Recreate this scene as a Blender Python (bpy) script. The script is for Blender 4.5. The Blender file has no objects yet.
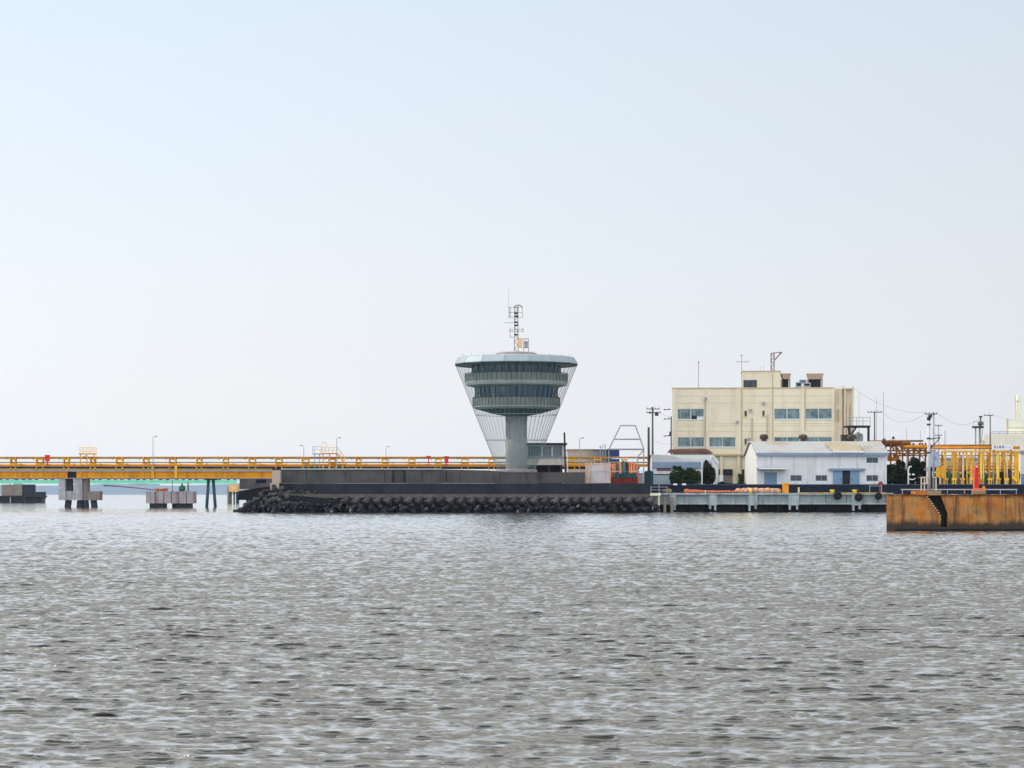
import bpy, bmesh, math, random
import numpy as np
from mathutils import Vector, Matrix
random.seed(7); RNG = np.random.default_rng(11)
sc = bpy.context.scene
col = sc.collection
PI = math.pi
F, H, HY = 2400.0, 2.5, 494.0            # focal length in pixels, eye height above the water, horizon row
def X(px, Y): return (px - 512.0) * Y / F
def Z(py, Y): return H + (HY - py) * Y / F

# ------------------------------------------------------------------ mesh builder
class MB:
    def __init__(s): s.v = []; s.f = []
    def quad(s, a, b, c, d):
        n = len(s.v); s.v += [tuple(a), tuple(b), tuple(c), tuple(d)]; s.f.append((n, n+1, n+2, n+3)); return s
    def box(s, x0, x1, y0, y1, z0, z1):
        n = len(s.v)
        s.v += [(x0,y0,z0),(x1,y0,z0),(x1,y1,z0),(x0,y1,z0),(x0,y0,z1),(x1,y0,z1),(x1,y1,z1),(x0,y1,z1)]
        for q in ((0,3,2,1),(4,5,6,7),(0,1,5,4),(1,2,6,5),(2,3,7,6),(3,0,4,7)): s.f.append(tuple(n+i for i in q))
        return s
    def pbox(s, p0, p1, r0, r1, Y, d):   # from a width and height as seen at distance Y, d deep
        return s.box(X(p0,Y), X(p1,Y), Y, Y+d, Z(r1,Y), Z(r0,Y))
    def tube(s, a, b, r, r2=None, n=8, cap=True):
        a = Vector(a); b = Vector(b); r2 = r if r2 is None else r2
        d = (b-a).normalized(); u = d.orthogonal().normalized(); w = d.cross(u)
        k = len(s.v)
        for p, q in ((a, r), (b, r2)):
            for i in range(n):
                t = 2*PI*i/n; s.v.append(tuple(p + u*(q*math.cos(t)) + w*(q*math.sin(t))))
        for i in range(n):
            j = (i+1) % n; s.f.append((k+i, k+j, k+n+j, k+n+i))
        if cap: s.f.append(tuple(k+n-1-i for i in range(n))); s.f.append(tuple(k+n+i for i in range(n)))
        return s
    def path(s, pts, r, n=6):
        for a, b in zip(pts[:-1], pts[1:]): s.tube(a, b, r, n=n)
        return s
    def bar(s, a, b, w):
        return s.tube(a, b, w*0.7071, n=4)
    def lathe(s, c, prof, n=32, closed=False, ph=0):
        k = len(s.v); m = len(prof)
        for r, z in prof:
            for i in range(n):
                t = 2*PI*i/n + ph; s.v.append((c[0]+r*math.cos(t), c[1]+r*math.sin(t), c[2]+z))
        for j in range(m-1 if not closed else m):
            for i in range(n):
                i2 = (i+1) % n; j2 = (j+1) % m
                s.f.append((k+j*n+i, k+j*n+i2, k+j2*n+i2, k+j2*n+i))
        if not closed:
            if prof[0][0] > 1e-4: s.f.append(tuple(k+n-1-i for i in range(n)))
            if prof[-1][0] > 1e-4: s.f.append(tuple(k+(m-1)*n+i for i in range(n)))
        return s
    def prism(s, poly, y0, y1):           # outline in x,z pushed from y0 to y1
        k = len(s.v); n = len(poly)
        for y in (y0, y1): s.v += [(p[0], y, p[1]) for p in poly]
        s.f.append(tuple(k+i for i in range(n))); s.f.append(tuple(k+2*n-1-i for i in range(n)))
        for i in range(n):
            j = (i+1) % n; s.f.append((k+j, k+i, k+n+i, k+n+j))
        return s
    def slab(s, poly, z0, z1):            # outline in x,y raised from z0 to z1
        k = len(s.v); n = len(poly)
        for z in (z0, z1): s.v += [(p[0], p[1], z) for p in poly]
        s.f.append(tuple(k+n-1-i for i in range(n))); s.f.append(tuple(k+n+i for i in range(n)))
        for i in range(n):
            j = (i+1) % n; s.f.append((k+i, k+j, k+n+j, k+n+i))
        return s
    def ball(s, c, rx, ry=None, rz=None, n=10, m=6, jit=0):
        ry = ry or rx; rz = rz or rx; k = len(s.v)
        for j in range(1, m):
            for i in range(n):
                t = 2*PI*i/n; p = PI*j/m; q = 1 + random.uniform(-jit, jit)
                s.v.append((c[0]+rx*q*math.sin(p)*math.cos(t), c[1]+ry*q*math.sin(p)*math.sin(t), c[2]+rz*q*math.cos(p)))
        a = len(s.v); s.v += [(c[0],c[1],c[2]+rz),(c[0],c[1],c[2]-rz)]
        for j in range(m-2):
            for i in range(n):
                i2 = (i+1) % n; s.f.append((k+j*n+i, k+(j+1)*n+i, k+(j+1)*n+i2, k+j*n+i2))
        for i in range(n):
            i2 = (i+1) % n; s.f.append((a, k+i, k+i2)); s.f.append((a+1, k+(m-2)*n+i2, k+(m-2)*n+i))
        return s
    def facade(s, x0, x1, z0, z1, y, holes, rev=0.18):   # wall facing -y with real openings and reveals
        xs = sorted({x0, x1, *[h[0] for h in holes], *[h[1] for h in holes]})
        zs = sorted({z0, z1, *[h[2] for h in holes], *[h[3] for h in holes]})
        for a, b in zip(xs[:-1], xs[1:]):
            for c, d in zip(zs[:-1], zs[1:]):
                mx, mz = (a+b)/2, (c+d)/2
                if any(h[0] < mx < h[1] and h[2] < mz < h[3] for h in holes): continue
                s.quad((a,y,c),(b,y,c),(b,y,d),(a,y,d))
        for a, b, c, d in holes:
            e = y + rev
            s.quad((a,y,c),(a,e,c),(b,e,c),(b,y,c)); s.quad((a,y,d),(b,y,d),(b,e,d),(a,e,d))
            s.quad((a,y,c),(a,y,d),(a,e,d),(a,e,c)); s.quad((b,y,c),(b,e,c),(b,e,d),(b,y,d))
        return s
    def build(s, name, mat, parent=None, smooth=False, local=False, label=None):
        off = Vector((0,0,0))
        if parent is not None and not local:
            off = Vector(parent.get('_o', (0,0,0)))
        me = bpy.data.meshes.new(name)
        me.from_pydata([(a-off[0], b-off[1], c-off[2]) for a, b, c in s.v], [], s.f)
        if smooth:
            me.polygons.foreach_set('use_smooth', [True]*len(me.polygons))
        me.materials.append(mat); me.update()
        o = bpy.data.objects.new(name, me); col.objects.link(o)
        if parent is not None:
            o.parent = parent; o['_o'] = tuple(off)
        if label: o['label'] = label
        return o

def thing(name, label, cat, loc=(0,0,0), group=None, rotz=0):
    o = bpy.data.objects.new(name, None); col.objects.link(o)
    o.location = loc; o.rotation_euler = (0,0,rotz); o['_o'] = tuple(loc)
    o['label'] = label; o['category'] = cat
    if group: o['group'] = group
    return o
def tag(o, label, cat, group=None):
    o['label'] = label; o['category'] = cat
    if group: o['group'] = group
    return o
def struct(o, kind='structure'): o['kind'] = kind; return o
def copy_tree(o, parent=None):
    c = o.copy(); col.objects.link(c); c.parent = parent
    for ch in list(o.children): copy_tree(ch, c)
    return c

# ------------------------------------------------------------------ materials
def lin(c):
    c = c/255.0; return c/12.92 if c <= .04045 else ((c+.055)/1.055)**2.4
def S(r, g, b, k=1.0): return (lin(r)*k, lin(g)*k, lin(b)*k)
def sc3(c, k): return (min(c[0]*k, .95), min(c[1]*k, .95), min(c[2]*k, .95), 1)
def M(name, c, rough=.75, var=.18, scale=1.0, streak=None, samt=.35, metal=0.0, bump=0.0, sscale=(1.4,1.4,.12), patch=None, pamt=.3, pscale=.6):
    m = bpy.data.materials.new(name); m.use_nodes = True
    nt = m.node_tree; N = nt.nodes; L = nt.links; b = N['Principled BSDF']
    b.inputs['Specular IOR Level'].default_value = .15; b.inputs['Roughness'].default_value = rough; b.inputs['Metallic'].default_value = metal
    tc = N.new('ShaderNodeTexCoord')
    def noise(scl, detail=6):
        mp = N.new('ShaderNodeMapping'); mp.inputs['Scale'].default_value = scl
        L.new(tc.outputs['Object'], mp.inputs['Vector'])
        n = N.new('ShaderNodeTexNoise'); n.inputs['Scale'].default_value = 1.0; n.inputs['Detail'].default_value = detail
        n.inputs['Roughness'].default_value = .65
        L.new(mp.outputs['Vector'], n.inputs['Vector']); return n
    n1 = noise((scale,)*3); r = N.new('ShaderNodeValToRGB')
    r.color_ramp.elements[0].position = .3; r.color_ramp.elements[1].position = .7
    r.color_ramp.elements[0].color = sc3(c, 1-var); r.color_ramp.elements[1].color = sc3(c, 1+var)
    L.new(n1.outputs['Fac'], r.inputs['Fac']); out = r.outputs['Color']
    def overlay(out, n, colr, amt, lo, hi):
        rr = N.new('ShaderNodeMapRange'); rr.inputs['From Min'].default_value = lo; rr.inputs['From Max'].default_value = hi
        rr.inputs['To Max'].default_value = amt
        L.new(n.outputs['Fac'], rr.inputs['Value'])
        mx = N.new('ShaderNodeMix'); mx.data_type = 'RGBA'; mx.inputs['B'].default_value = (*colr, 1)
        L.new(rr.outputs['Result'], mx.inputs['Factor']); L.new(out, mx.inputs['A']); return mx.outputs['Result']
    if patch: out = overlay(out, noise((pscale,)*3, 5), patch, pamt, .5, .66)
    if streak: out = overlay(out, noise(sscale, 4), streak, samt, .5, .68)
    if 'armour' in name:
        oi = N.new('ShaderNodeObjectInfo'); rr = N.new('ShaderNodeMapRange'); rr.inputs['To Min'].default_value = .45; rr.inputs['To Max'].default_value = 1.7
        L.new(oi.outputs['Random'], rr.inputs['Value']); sv = N.new('ShaderNodeVectorMath'); sv.operation = 'SCALE'
        L.new(out, sv.inputs[0]); L.new(rr.outputs['Result'], sv.inputs['Scale']); out = sv.outputs['Vector']
    L.new(out, b.inputs['Base Color'])
    if bump:
        bm_ = N.new('ShaderNodeBump'); bm_.inputs['Strength'].default_value = bump; bm_.inputs['Distance'].default_value = .05
        L.new(noise((scale*4,)*3).outputs['Fac'], bm_.inputs['Height']); L.new(bm_.outputs['Normal'], b.inputs['Normal'])
    return m
def glass(name, c, rough=.08, var=.3, scale=.9, spec=.5):
    m = M(name, c, rough, var, scale, streak=tuple(min(1,q*2.2+.02) for q in c), samt=.7, sscale=(2.6,2.6,.15)); m.node_tree.nodes['Principled BSDF'].inputs['Specular IOR Level'].default_value = spec
    return m
mt = {}
mt['conc_up'] = M('weathered sea wall concrete', (.080,.077,.078), .85, .25, .5, streak=(.03,.028,.032), samt=.8, bump=.3, sscale=(.5,.5,.05))
mt['conc_low'] = M('dark sea wall concrete', (.020,.023,.034), .6, .3, .5, streak=(.006,.007,.012), samt=.7, bump=.3, sscale=(.6,.6,.08))  # lower band darker and bluer than the upper band
mt['ledge'] = M('worn ledge concrete', (.11,.098,.088), .9, .3, .9, bump=.4)
mt['tetra'] = M('armour block concrete', (.044,.043,.047), .8, .45, .9, patch=(.02,.02,.03), pamt=.7, bump=.5)
mt['tetra_wet'] = M('wet armour block concrete', (.008,.009,.016), .45, .4, .9, bump=.4)
mt['rubble'] = M('wet black rubble', (.008,.009,.014), .6, .4, 1.2, bump=.5)
mt['navy'] = M('navy shaded flood wall', (.006,.011,.027), .6, .25, .4, streak=(.012,.015,.024), samt=.5)  # the wall's shade is put into a navy base colour
mt['quay'] = M('pale quay concrete', (.34,.385,.41), .85, .2, .8, streak=(.09,.10,.11), samt=.7, bump=.2)
mt['quay_panel'] = M('grey green quay panel', (.25,.30,.31), .85, .16, .8, streak=(.09,.11,.12), samt=.5, bump=.2)
mt['black'] = M('black concrete and shade', (.010,.011,.016), .5, .4, 1.0)
mt['rust_or'] = M('bright rust', (.42,.13,.03), .9, .35, 1.5)
mt['pier'] = M('grey pier concrete', (.36,.36,.39), .85, .2, .7, streak=(.10,.09,.09), samt=.6)
mt['pier_br'] = M('brown pier concrete', (.22,.19,.17), .85, .2, .7, streak=(.1,.08,.07), samt=.5)
mt['pier_dk'] = M('dark pier concrete', (.03,.035,.05), .7, .3, .7)
mt['pile'] = M('dark wet pile', (.025,.03,.042), .5, .3, .8)
mt['pile_teal'] = M('dark teal pile', (.03,.07,.10), .5, .3, .8, streak=(.02,.02,.02), samt=.6)
mt['dolphin'] = M('stained dolphin concrete', (.33,.30,.32), .85, .2, .6, streak=(.10,.06,.06), samt=.7, sscale=(1.1,1.1,.08), patch=(.55,.30,.22), pamt=.6, pscale=.16)
mt['orange_steel'] = M('orange bridge steel', (.60,.255,.010), .6, .2, .6, streak=(.22,.075,.01), samt=.65)
mt['orange_pipe'] = M('orange pipe', (.60,.235,.014), .5, .2, .6, streak=(.3,.1,.02), samt=.5)
mt['olive_pipe'] = M('olive pipe', (.36,.25,.10), .5, .3, .35, patch=(.22,.27,.22), pamt=.7)
mt['yellow'] = M('yellow steel', (.74,.37,.03), .55, .2, .8, streak=(.30,.12,.03), samt=.6)
mt['yellow_br'] = M('bright yellow paint', (.85,.58,.06), .5, .1, .8)
mt['purple_dk'] = M('dark plum steel and shade', (.018,.007,.012), .7, .2, .8)
mt['slab'] = M('grey walkway slab', (.26,.24,.24), .8, .2, .6)
mt['green'] = M('mint green steel', (.20,.66,.48), .5, .12, .5)
mt['red'] = M('red paint', (.65,.03,.025), .5, .12, 1.0)
mt['tower_col'] = M('tower column concrete', (.36,.375,.385), .8, .14, .5, streak=(.22,.18,.08), samt=.35)
mt['roof_teal'] = M('pale teal roof panel', (.29,.35,.385), .45, .1, .4)
mt['balc'] = M('balcony panel', (.20,.21,.195), .6, .2, .6)
mt['slab_tower'] = M('tower slab', (.36,.40,.39), .7, .15, .6)
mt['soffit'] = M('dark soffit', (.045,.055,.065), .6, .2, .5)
mt['post_dk'] = M('dark metal post', (.032,.034,.04), .5, .2, 1.0)
mt['tglass'] = glass('dark tower glass', (.010,.030,.070), .08, .5, .35, .35)
mt['cable'] = M('galvanised cable', (.20,.26,.28), .45, .1, 1.0)
mt['drum'] = M('weathered roof drum', (.30,.25,.25), .8, .25, .8, streak=(.5,.33,.15), samt=.4)
mt['mast'] = M('rusty mast steel', (.20,.13,.12), .6, .35, 2.0)
mt['steel_gr'] = M('grey galvanised steel', (.30,.31,.34), .5, .2, 1.0)
mt['peach'] = M('peach equipment box', (.70,.45,.28), .7, .2, 1.5)
mt['cream'] = M('cream wall paint', (.71,.64,.495), .85, .08, .35, streak=(.50,.42,.30), samt=.45, bump=.1, sscale=(.7,.7,.07))
mt['cream_dk'] = M('cream trim shade', (.52,.42,.26), .85, .1, .5)
mt['cream_pale'] = M('pale beige wall', (.70,.60,.45), .85, .1, .4, streak=(.45,.36,.27), samt=.5)
mt['pink'] = M('pinkish beige panel', (.36,.27,.21), .8, .12, .6)
mt['groove'] = M('wall joint', (.47,.39,.25), .9, .1, 1.0)
mt['wglass'] = glass('teal window glass', (.10,.155,.17), .10, .75, .8, .4)
mt['dglass'] = glass('dark window glass', (.012,.02,.035), .06, .3, .8, .5)
mt['wframe'] = M('white window frame', (.62,.66,.66), .5, .08, 1.0)
mt['white'] = M('white siding', (.64,.66,.69), .6, .06, .4, streak=(.36,.34,.32), samt=.45, sscale=(1.6,1.6,.12))
mt['white_wall'] = M('white end wall', (.60,.61,.60), .7, .06, .4)
mt['white_roof'] = M('white sheet roof', (.38,.39,.40), .7, .06, .3, patch=(.30,.235,.17), pamt=.7, pscale=.22)
mt['grey_roof'] = M('pale grey sheet roof', (.33,.345,.37), .6, .1, .3, patch=(.5,.42,.34), pamt=.3, pscale=.3)
mt['gutter'] = M('grey blue gutter', (.20,.27,.38), .6, .1, .5)
mt['blue_door'] = M('light blue steel door', (.17,.27,.40), .55, .08, .8)
mt['brown_roof'] = M('brown red sheet roof', (.17,.085,.075), .7, .2, .7)
mt['reddish'] = M('reddish window band', (.22,.11,.13), .5, .2, .8)
mt['beige'] = M('beige sheet panel', (.36,.31,.23), .7, .15, .6)
mt['vent'] = M('rusty ventilator', (.055,.045,.042), .7, .35, 1.5, patch=(.28,.15,.08), pamt=.5)
mt['dk_steel'] = M('dark painted steel', (.02,.02,.032), .5, .2, 1.0)
mt['pole'] = M('weathered pole', (.10,.095,.095), .8, .2, 1.2)
mt['pole_br'] = M('dark brown pole', (.06,.045,.042), .8, .25, 1.2)
mt['leaf'] = M('dark green leaves', (.014,.036,.010), .6, .5, 2.0)
mt['leaf_dk'] = M('deep green leaves', (.008,.015,.009), .6, .5, 2.0)
mt['bark'] = M('bark', (.05,.04,.03), .9, .3, 3)
mt['hose'] = M('orange boom fabric', (.62,.17,.07), .7, .2, 2.0)
mt['bundle'] = M('pinkish net bundle', (.52,.30,.20), .9, .5, 3.5, bump=.8)
mt['rubber'] = M('black rubber', (.010,.010,.012), .7, .3, 2)
mt['navy_box'] = M('navy container', (.03,.05,.16), .6, .15, .6)
mt['beige_box'] = M('beige shed wall', (.40,.34,.28), .8, .15, .4)
mt['grey_box'] = M('grey blue shed wall', (.20,.21,.25), .8, .2, .6)
mt['fence'] = M('pale corrugated panel', (.56,.52,.54), .7, .15, 1.0, streak=(.45,.25,.15), samt=.5)
mt['teal_tarp'] = M('dark teal tarpaulin', (.012,.05,.062), .6, .4, .9)
mt['green_tk'] = M('dark green paint', (.02,.10,.07), .5, .2, 1.0)
mt['fl_orange'] = M('salmon orange float', (.68,.22,.12), .6, .25, 1.0)
mt['fl_teal'] = M('teal cover', (.03,.16,.14), .6, .3, 1.0)
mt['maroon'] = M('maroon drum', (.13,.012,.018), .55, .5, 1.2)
mt['lblue'] = M('pale blue cabinet', (.36,.42,.56), .6, .1, .8)
mt['rust_pipe'] = M('rust brown pipes', (.30,.12,.045), .7, .4, .9)
mt['wire'] = M('dark wire', (.06,.06,.07), .6, .1, 1.0)
mt['sign_w'] = M('white sign board', (.75,.76,.80), .5, .04, 1.0)
mt['sign_b'] = M('sign blue lettering', (.02,.03,.14), .5, .04, 1.0)
mt['sign_p'] = M('sign faded red lettering', (.45,.28,.38), .5, .04, 1.0)
mt['land'] = M('yard ground', (.10,.10,.10), .95, .2, .2)
mt['shore'] = M('haze blue far shore', (.12,.17,.25), .95, .1, .005)  # blue of the haze put into the land colour, beside the air volume
mt['tan'] = M('tan capstone', (.26,.19,.10), .9, .25, 1.5)
mt['white_post'] = M('white steel post', (.62,.64,.66), .5, .1, 1.0)

def rust_quay():
    m = bpy.data.materials.new('rust stained quay wall'); m.use_nodes = True
    nt = m.node_tree; N = nt.nodes; L = nt.links; b = N['Principled BSDF']; b.inputs['Roughness'].default_value = .9
    geo = N.new('ShaderNodeNewGeometry')
    def noise(scl, d=6, r=.65):
        mp = N.new('ShaderNodeMapping'); mp.inputs['Scale'].default_value = scl; L.new(geo.outputs['Position'], mp.inputs['Vector'])
        n = N.new('ShaderNodeTexNoise'); n.inputs['Scale'].default_value = 1; n.inputs['Detail'].default_value = d; n.inputs['Roughness'].default_value = r
        L.new(mp.outputs['Vector'], n.inputs['Vector']); return n.outputs['Fac']
    def ramp(f, stops):
        r = N.new('ShaderNodeValToRGB'); e = r.color_ramp.elements
        while len(e) < len(stops): e.new(.5)
        for k, (p, c) in enumerate(stops): e[k].position = p; e[k].color = (*c, 1)
        L.new(f, r.inputs['Fac']); return r.outputs['Color']
    def mix(f, a, c, mode='MIX'):
        x = N.new('ShaderNodeMix'); x.data_type = 'RGBA'; x.blend_type = mode; L.new(f, x.inputs['Factor'])
        L.new(a, x.inputs['A'])
        if isinstance(c, tuple): x.inputs['B'].default_value = (*c, 1)
        else: L.new(c, x.inputs['B'])
        return x.outputs['Result']
    def rng(f, lo, hi, a=0., z=1.):
        r = N.new('ShaderNodeMapRange'); r.inputs['From Min'].default_value = lo; r.inputs['From Max'].default_value = hi
        r.inputs['To Min'].default_value = a; r.inputs['To Max'].default_value = z; L.new(f, r.inputs['Value']); return r.outputs['Result']
    def mul(a, c):
        x = N.new('ShaderNodeMath'); x.operation = 'MULTIPLY'; L.new(a, x.inputs[0]); L.new(c, x.inputs[1]); return x.outputs[0]
    base = ramp(noise((1.0,1.0,.9), 8, .72), [(.30,(.40,.09,.008)), (.43,(.47,.165,.024)), (.56,(.43,.23,.072)), (.66,(.22,.125,.055)), (.76,(.08,.045,.025))])
    big = rng(noise((.30,.30,.30), 6), .50, .62, 0, .5)
    base = mix(big, base, (.13,.075,.042))
    pale = rng(noise((.5,.5,.9), 6), .58, .68, 0, .6)
    base = mix(pale, base, (.50,.37,.24))
    st = rng(noise((2.2,2.2,.14), 5), .50, .66)
    base = mix(mul(st, rng(noise((.3,.3,.3),3), .4, .6)), base, (.19,.055,.02))
    st2 = rng(noise((3.4,3.4,.2), 5), .50, .66, 0, .9)
    base = mix(st2, base, (.055,.026,.014))
    sep = N.new('ShaderNodeSeparateXYZ'); L.new(geo.outputs['Position'], sep.inputs[0])
    wob = N.new('ShaderNodeMath'); wob.operation = 'MULTIPLY_ADD'; L.new(noise((1.3,1.3,.6),5), wob.inputs[0]); wob.inputs[1].default_value = -1.0; L.new(sep.outputs['Z'], wob.inputs[2])
    base = mix(rng(wob.outputs[0], -.05, .32, .97, 0), base, (.035,.025,.02))          # tide mark
    top = N.new('ShaderNodeMath'); top.operation = 'MULTIPLY_ADD'; L.new(noise((2.0,2.0,.25),5), top.inputs[0]); top.inputs[1].default_value = 1.6; L.new(sep.outputs['Z'], top.inputs[2])
    base = mix(rng(top.outputs[0], 3.05, 3.35, 0, .85), base, (.13,.03,.016))            # rust runs from the rim
    sp = rng(noise((9,9,9), 2), .66, .70)
    base = mix(mul(sp, rng(sep.outputs['Z'], 2.1, 2.3)), base, (.6,.52,.45))
    L.new(base, b.inputs['Base Color'])
    bu = N.new('ShaderNodeBump'); bu.inputs['Strength'].default_value = .8; bu.inputs['Distance'].default_value = .12
    L.new(noise((2.5,2.5,2.5), 8), bu.inputs['Height']); L.new(bu.outputs['Normal'], b.inputs['Normal'])
    return m
mt['rustq'] = rust_quay()

# ------------------------------------------------------------------ camera, light, sky, air
cam = bpy.data.cameras.new('camera'); co = bpy.data.objects.new('camera', cam); col.objects.link(co)
co.location = (0,0,H); co.rotation_euler = (PI/2, 0, 0)
cam.sensor_fit = 'HORIZONTAL'; cam.sensor_width = 36; cam.lens = 36*F/1024; cam.shift_y = (HY-384)/1024.0
cam.clip_start = .5; cam.clip_end = 40000
sc.camera = co
SUN_EL, SUN_AZ = math.radians(40), math.radians(-108)      # azimuth from +y towards... left and slightly beyond the quay
sdir = Vector((math.cos(SUN_EL)*-.945, math.cos(SUN_EL)*.327, math.sin(SUN_EL))).normalized()
sl = bpy.data.lights.new('sun', 'SUN'); so = bpy.data.objects.new('sun', sl); col.objects.link(so)
so.rotation_euler = sdir.to_track_quat('Z','Y').to_euler(); so.location = (0,0,200)
sl.energy = 3.4; sl.angle = math.radians(.6); sl.color = (1,.93,.82)

w = bpy.data.worlds.new('World'); sc.world = w; w.use_nodes = True
nt = w.node_tree; N = nt.nodes; L = nt.links; bg = N['Background']
sky = N.new('ShaderNodeTexSky'); sky.sky_type = 'NISHITA'; sky.sun_disc = False
sky.sun_elevation = SUN_EL; sky.sun_rotation = math.atan2(sdir.x, sdir.y); sky.dust_density = 2.0; sky.air_density = 1.0; sky.ozone_density = 1.5
tc = N.new('ShaderNodeTexCoord'); sp = N.new('ShaderNodeSeparateXYZ'); L.new(tc.outputs['Generated'], sp.inputs[0])
def mth(op, a, b_=None, c=None):
    x = N.new('ShaderNodeMath'); x.operation = op
    for i, q in enumerate((a, b_, c)):
        if q is None: continue
        if isinstance(q, (int, float)): x.inputs[i].default_value = q
        else: L.new(q, x.inputs[i])
    return x.outputs[0]
def mr(f, a, b_, c, d):
    x = N.new('ShaderNodeMapRange'); x.interpolation_type = 'SMOOTHSTEP'; L.new(f, x.inputs['Value'])
    for k, q in zip(('From Min','From Max','To Min','To Max'), (a,b_,c,d)): x.inputs[k].default_value = q
    return x.outputs['Result']
# thin high cloud: a soft white veil, whiter low down and towards the sun, with faint drifts
mp = N.new('ShaderNodeMapping'); mp.inputs['Scale'].default_value = (1.3,1.3,5.0); L.new(tc.outputs['Generated'], mp.inputs['Vector'])
cn = N.new('ShaderNodeTexNoise'); cn.inputs['Scale'].default_value = 2.2; cn.inputs['Detail'].default_value = 5; cn.inputs['Roughness'].default_value = .5
L.new(mp.outputs['Vector'], cn.inputs['Vector'])
dt = N.new('ShaderNodeVectorMath'); dt.operation = 'DOT_PRODUCT'; dt.inputs[1].default_value = (-.945,.327,0); L.new(tc.outputs['Generated'], dt.inputs[0])
veil = N.new('ShaderNodeValToRGB')
e = veil.color_ramp.elements
VK = 9.6
while len(e) < 5: e.new(.5)
for k, (p, c) in enumerate([(0.0,(.862,.876,.902)), (.10,(.800,.850,.910)), (.21,(.70,.805,.91)), (.32,(.68,.69,.69)), (1.0,(.76,.77,.77))]):
    e[k].position = p; e[k].color = (*c, 1)
L.new(mth('ADD', sp.outputs['Z'], mth('MULTIPLY', mth('SUBTRACT', cn.outputs['Fac'], .5), .16)), veil.inputs['Fac'])
vs = N.new('ShaderNodeVectorMath'); vs.operation = 'SCALE'; L.new(veil.outputs['Color'], vs.inputs[0])
back = mth('MULTIPLY', mr(sp.outputs['Y'], .1, -.6, 0.0, 1.0), mr(sp.outputs['Z'], -.05, .25, 0.6, 1.0))  # added fill: sky brightened behind the camera to light shaded fronts
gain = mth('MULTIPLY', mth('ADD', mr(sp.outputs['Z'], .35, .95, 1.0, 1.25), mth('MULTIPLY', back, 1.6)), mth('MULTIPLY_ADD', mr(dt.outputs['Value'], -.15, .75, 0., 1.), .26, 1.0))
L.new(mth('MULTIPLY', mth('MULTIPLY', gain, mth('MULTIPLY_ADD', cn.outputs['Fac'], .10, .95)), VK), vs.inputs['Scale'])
mx = N.new('ShaderNodeMix'); mx.data_type = 'RGBA'; mx.inputs['Factor'].default_value = .88
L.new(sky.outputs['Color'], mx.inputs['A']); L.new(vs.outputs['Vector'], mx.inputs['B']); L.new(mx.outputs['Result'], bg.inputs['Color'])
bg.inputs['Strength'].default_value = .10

hz = MB().box(-16000, 16000, -400, 15500, -3, 64).build('haze', bpy.data.materials.new('haze air'))
struct(hz, 'stuff')
hm = hz.data.materials[0]; hm.use_nodes = True; hn = hm.node_tree; hn.nodes.remove(hn.nodes['Principled BSDF'])
pv = hn.nodes.new('ShaderNodeVolumePrincipled'); pv.inputs['Color'].default_value = (.72,.85,1.0,1); pv.inputs['Density'].default_value = .000036
hn.links.new(pv.outputs['Volume'], hn.nodes['Material Output'].inputs['Volume'])

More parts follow.
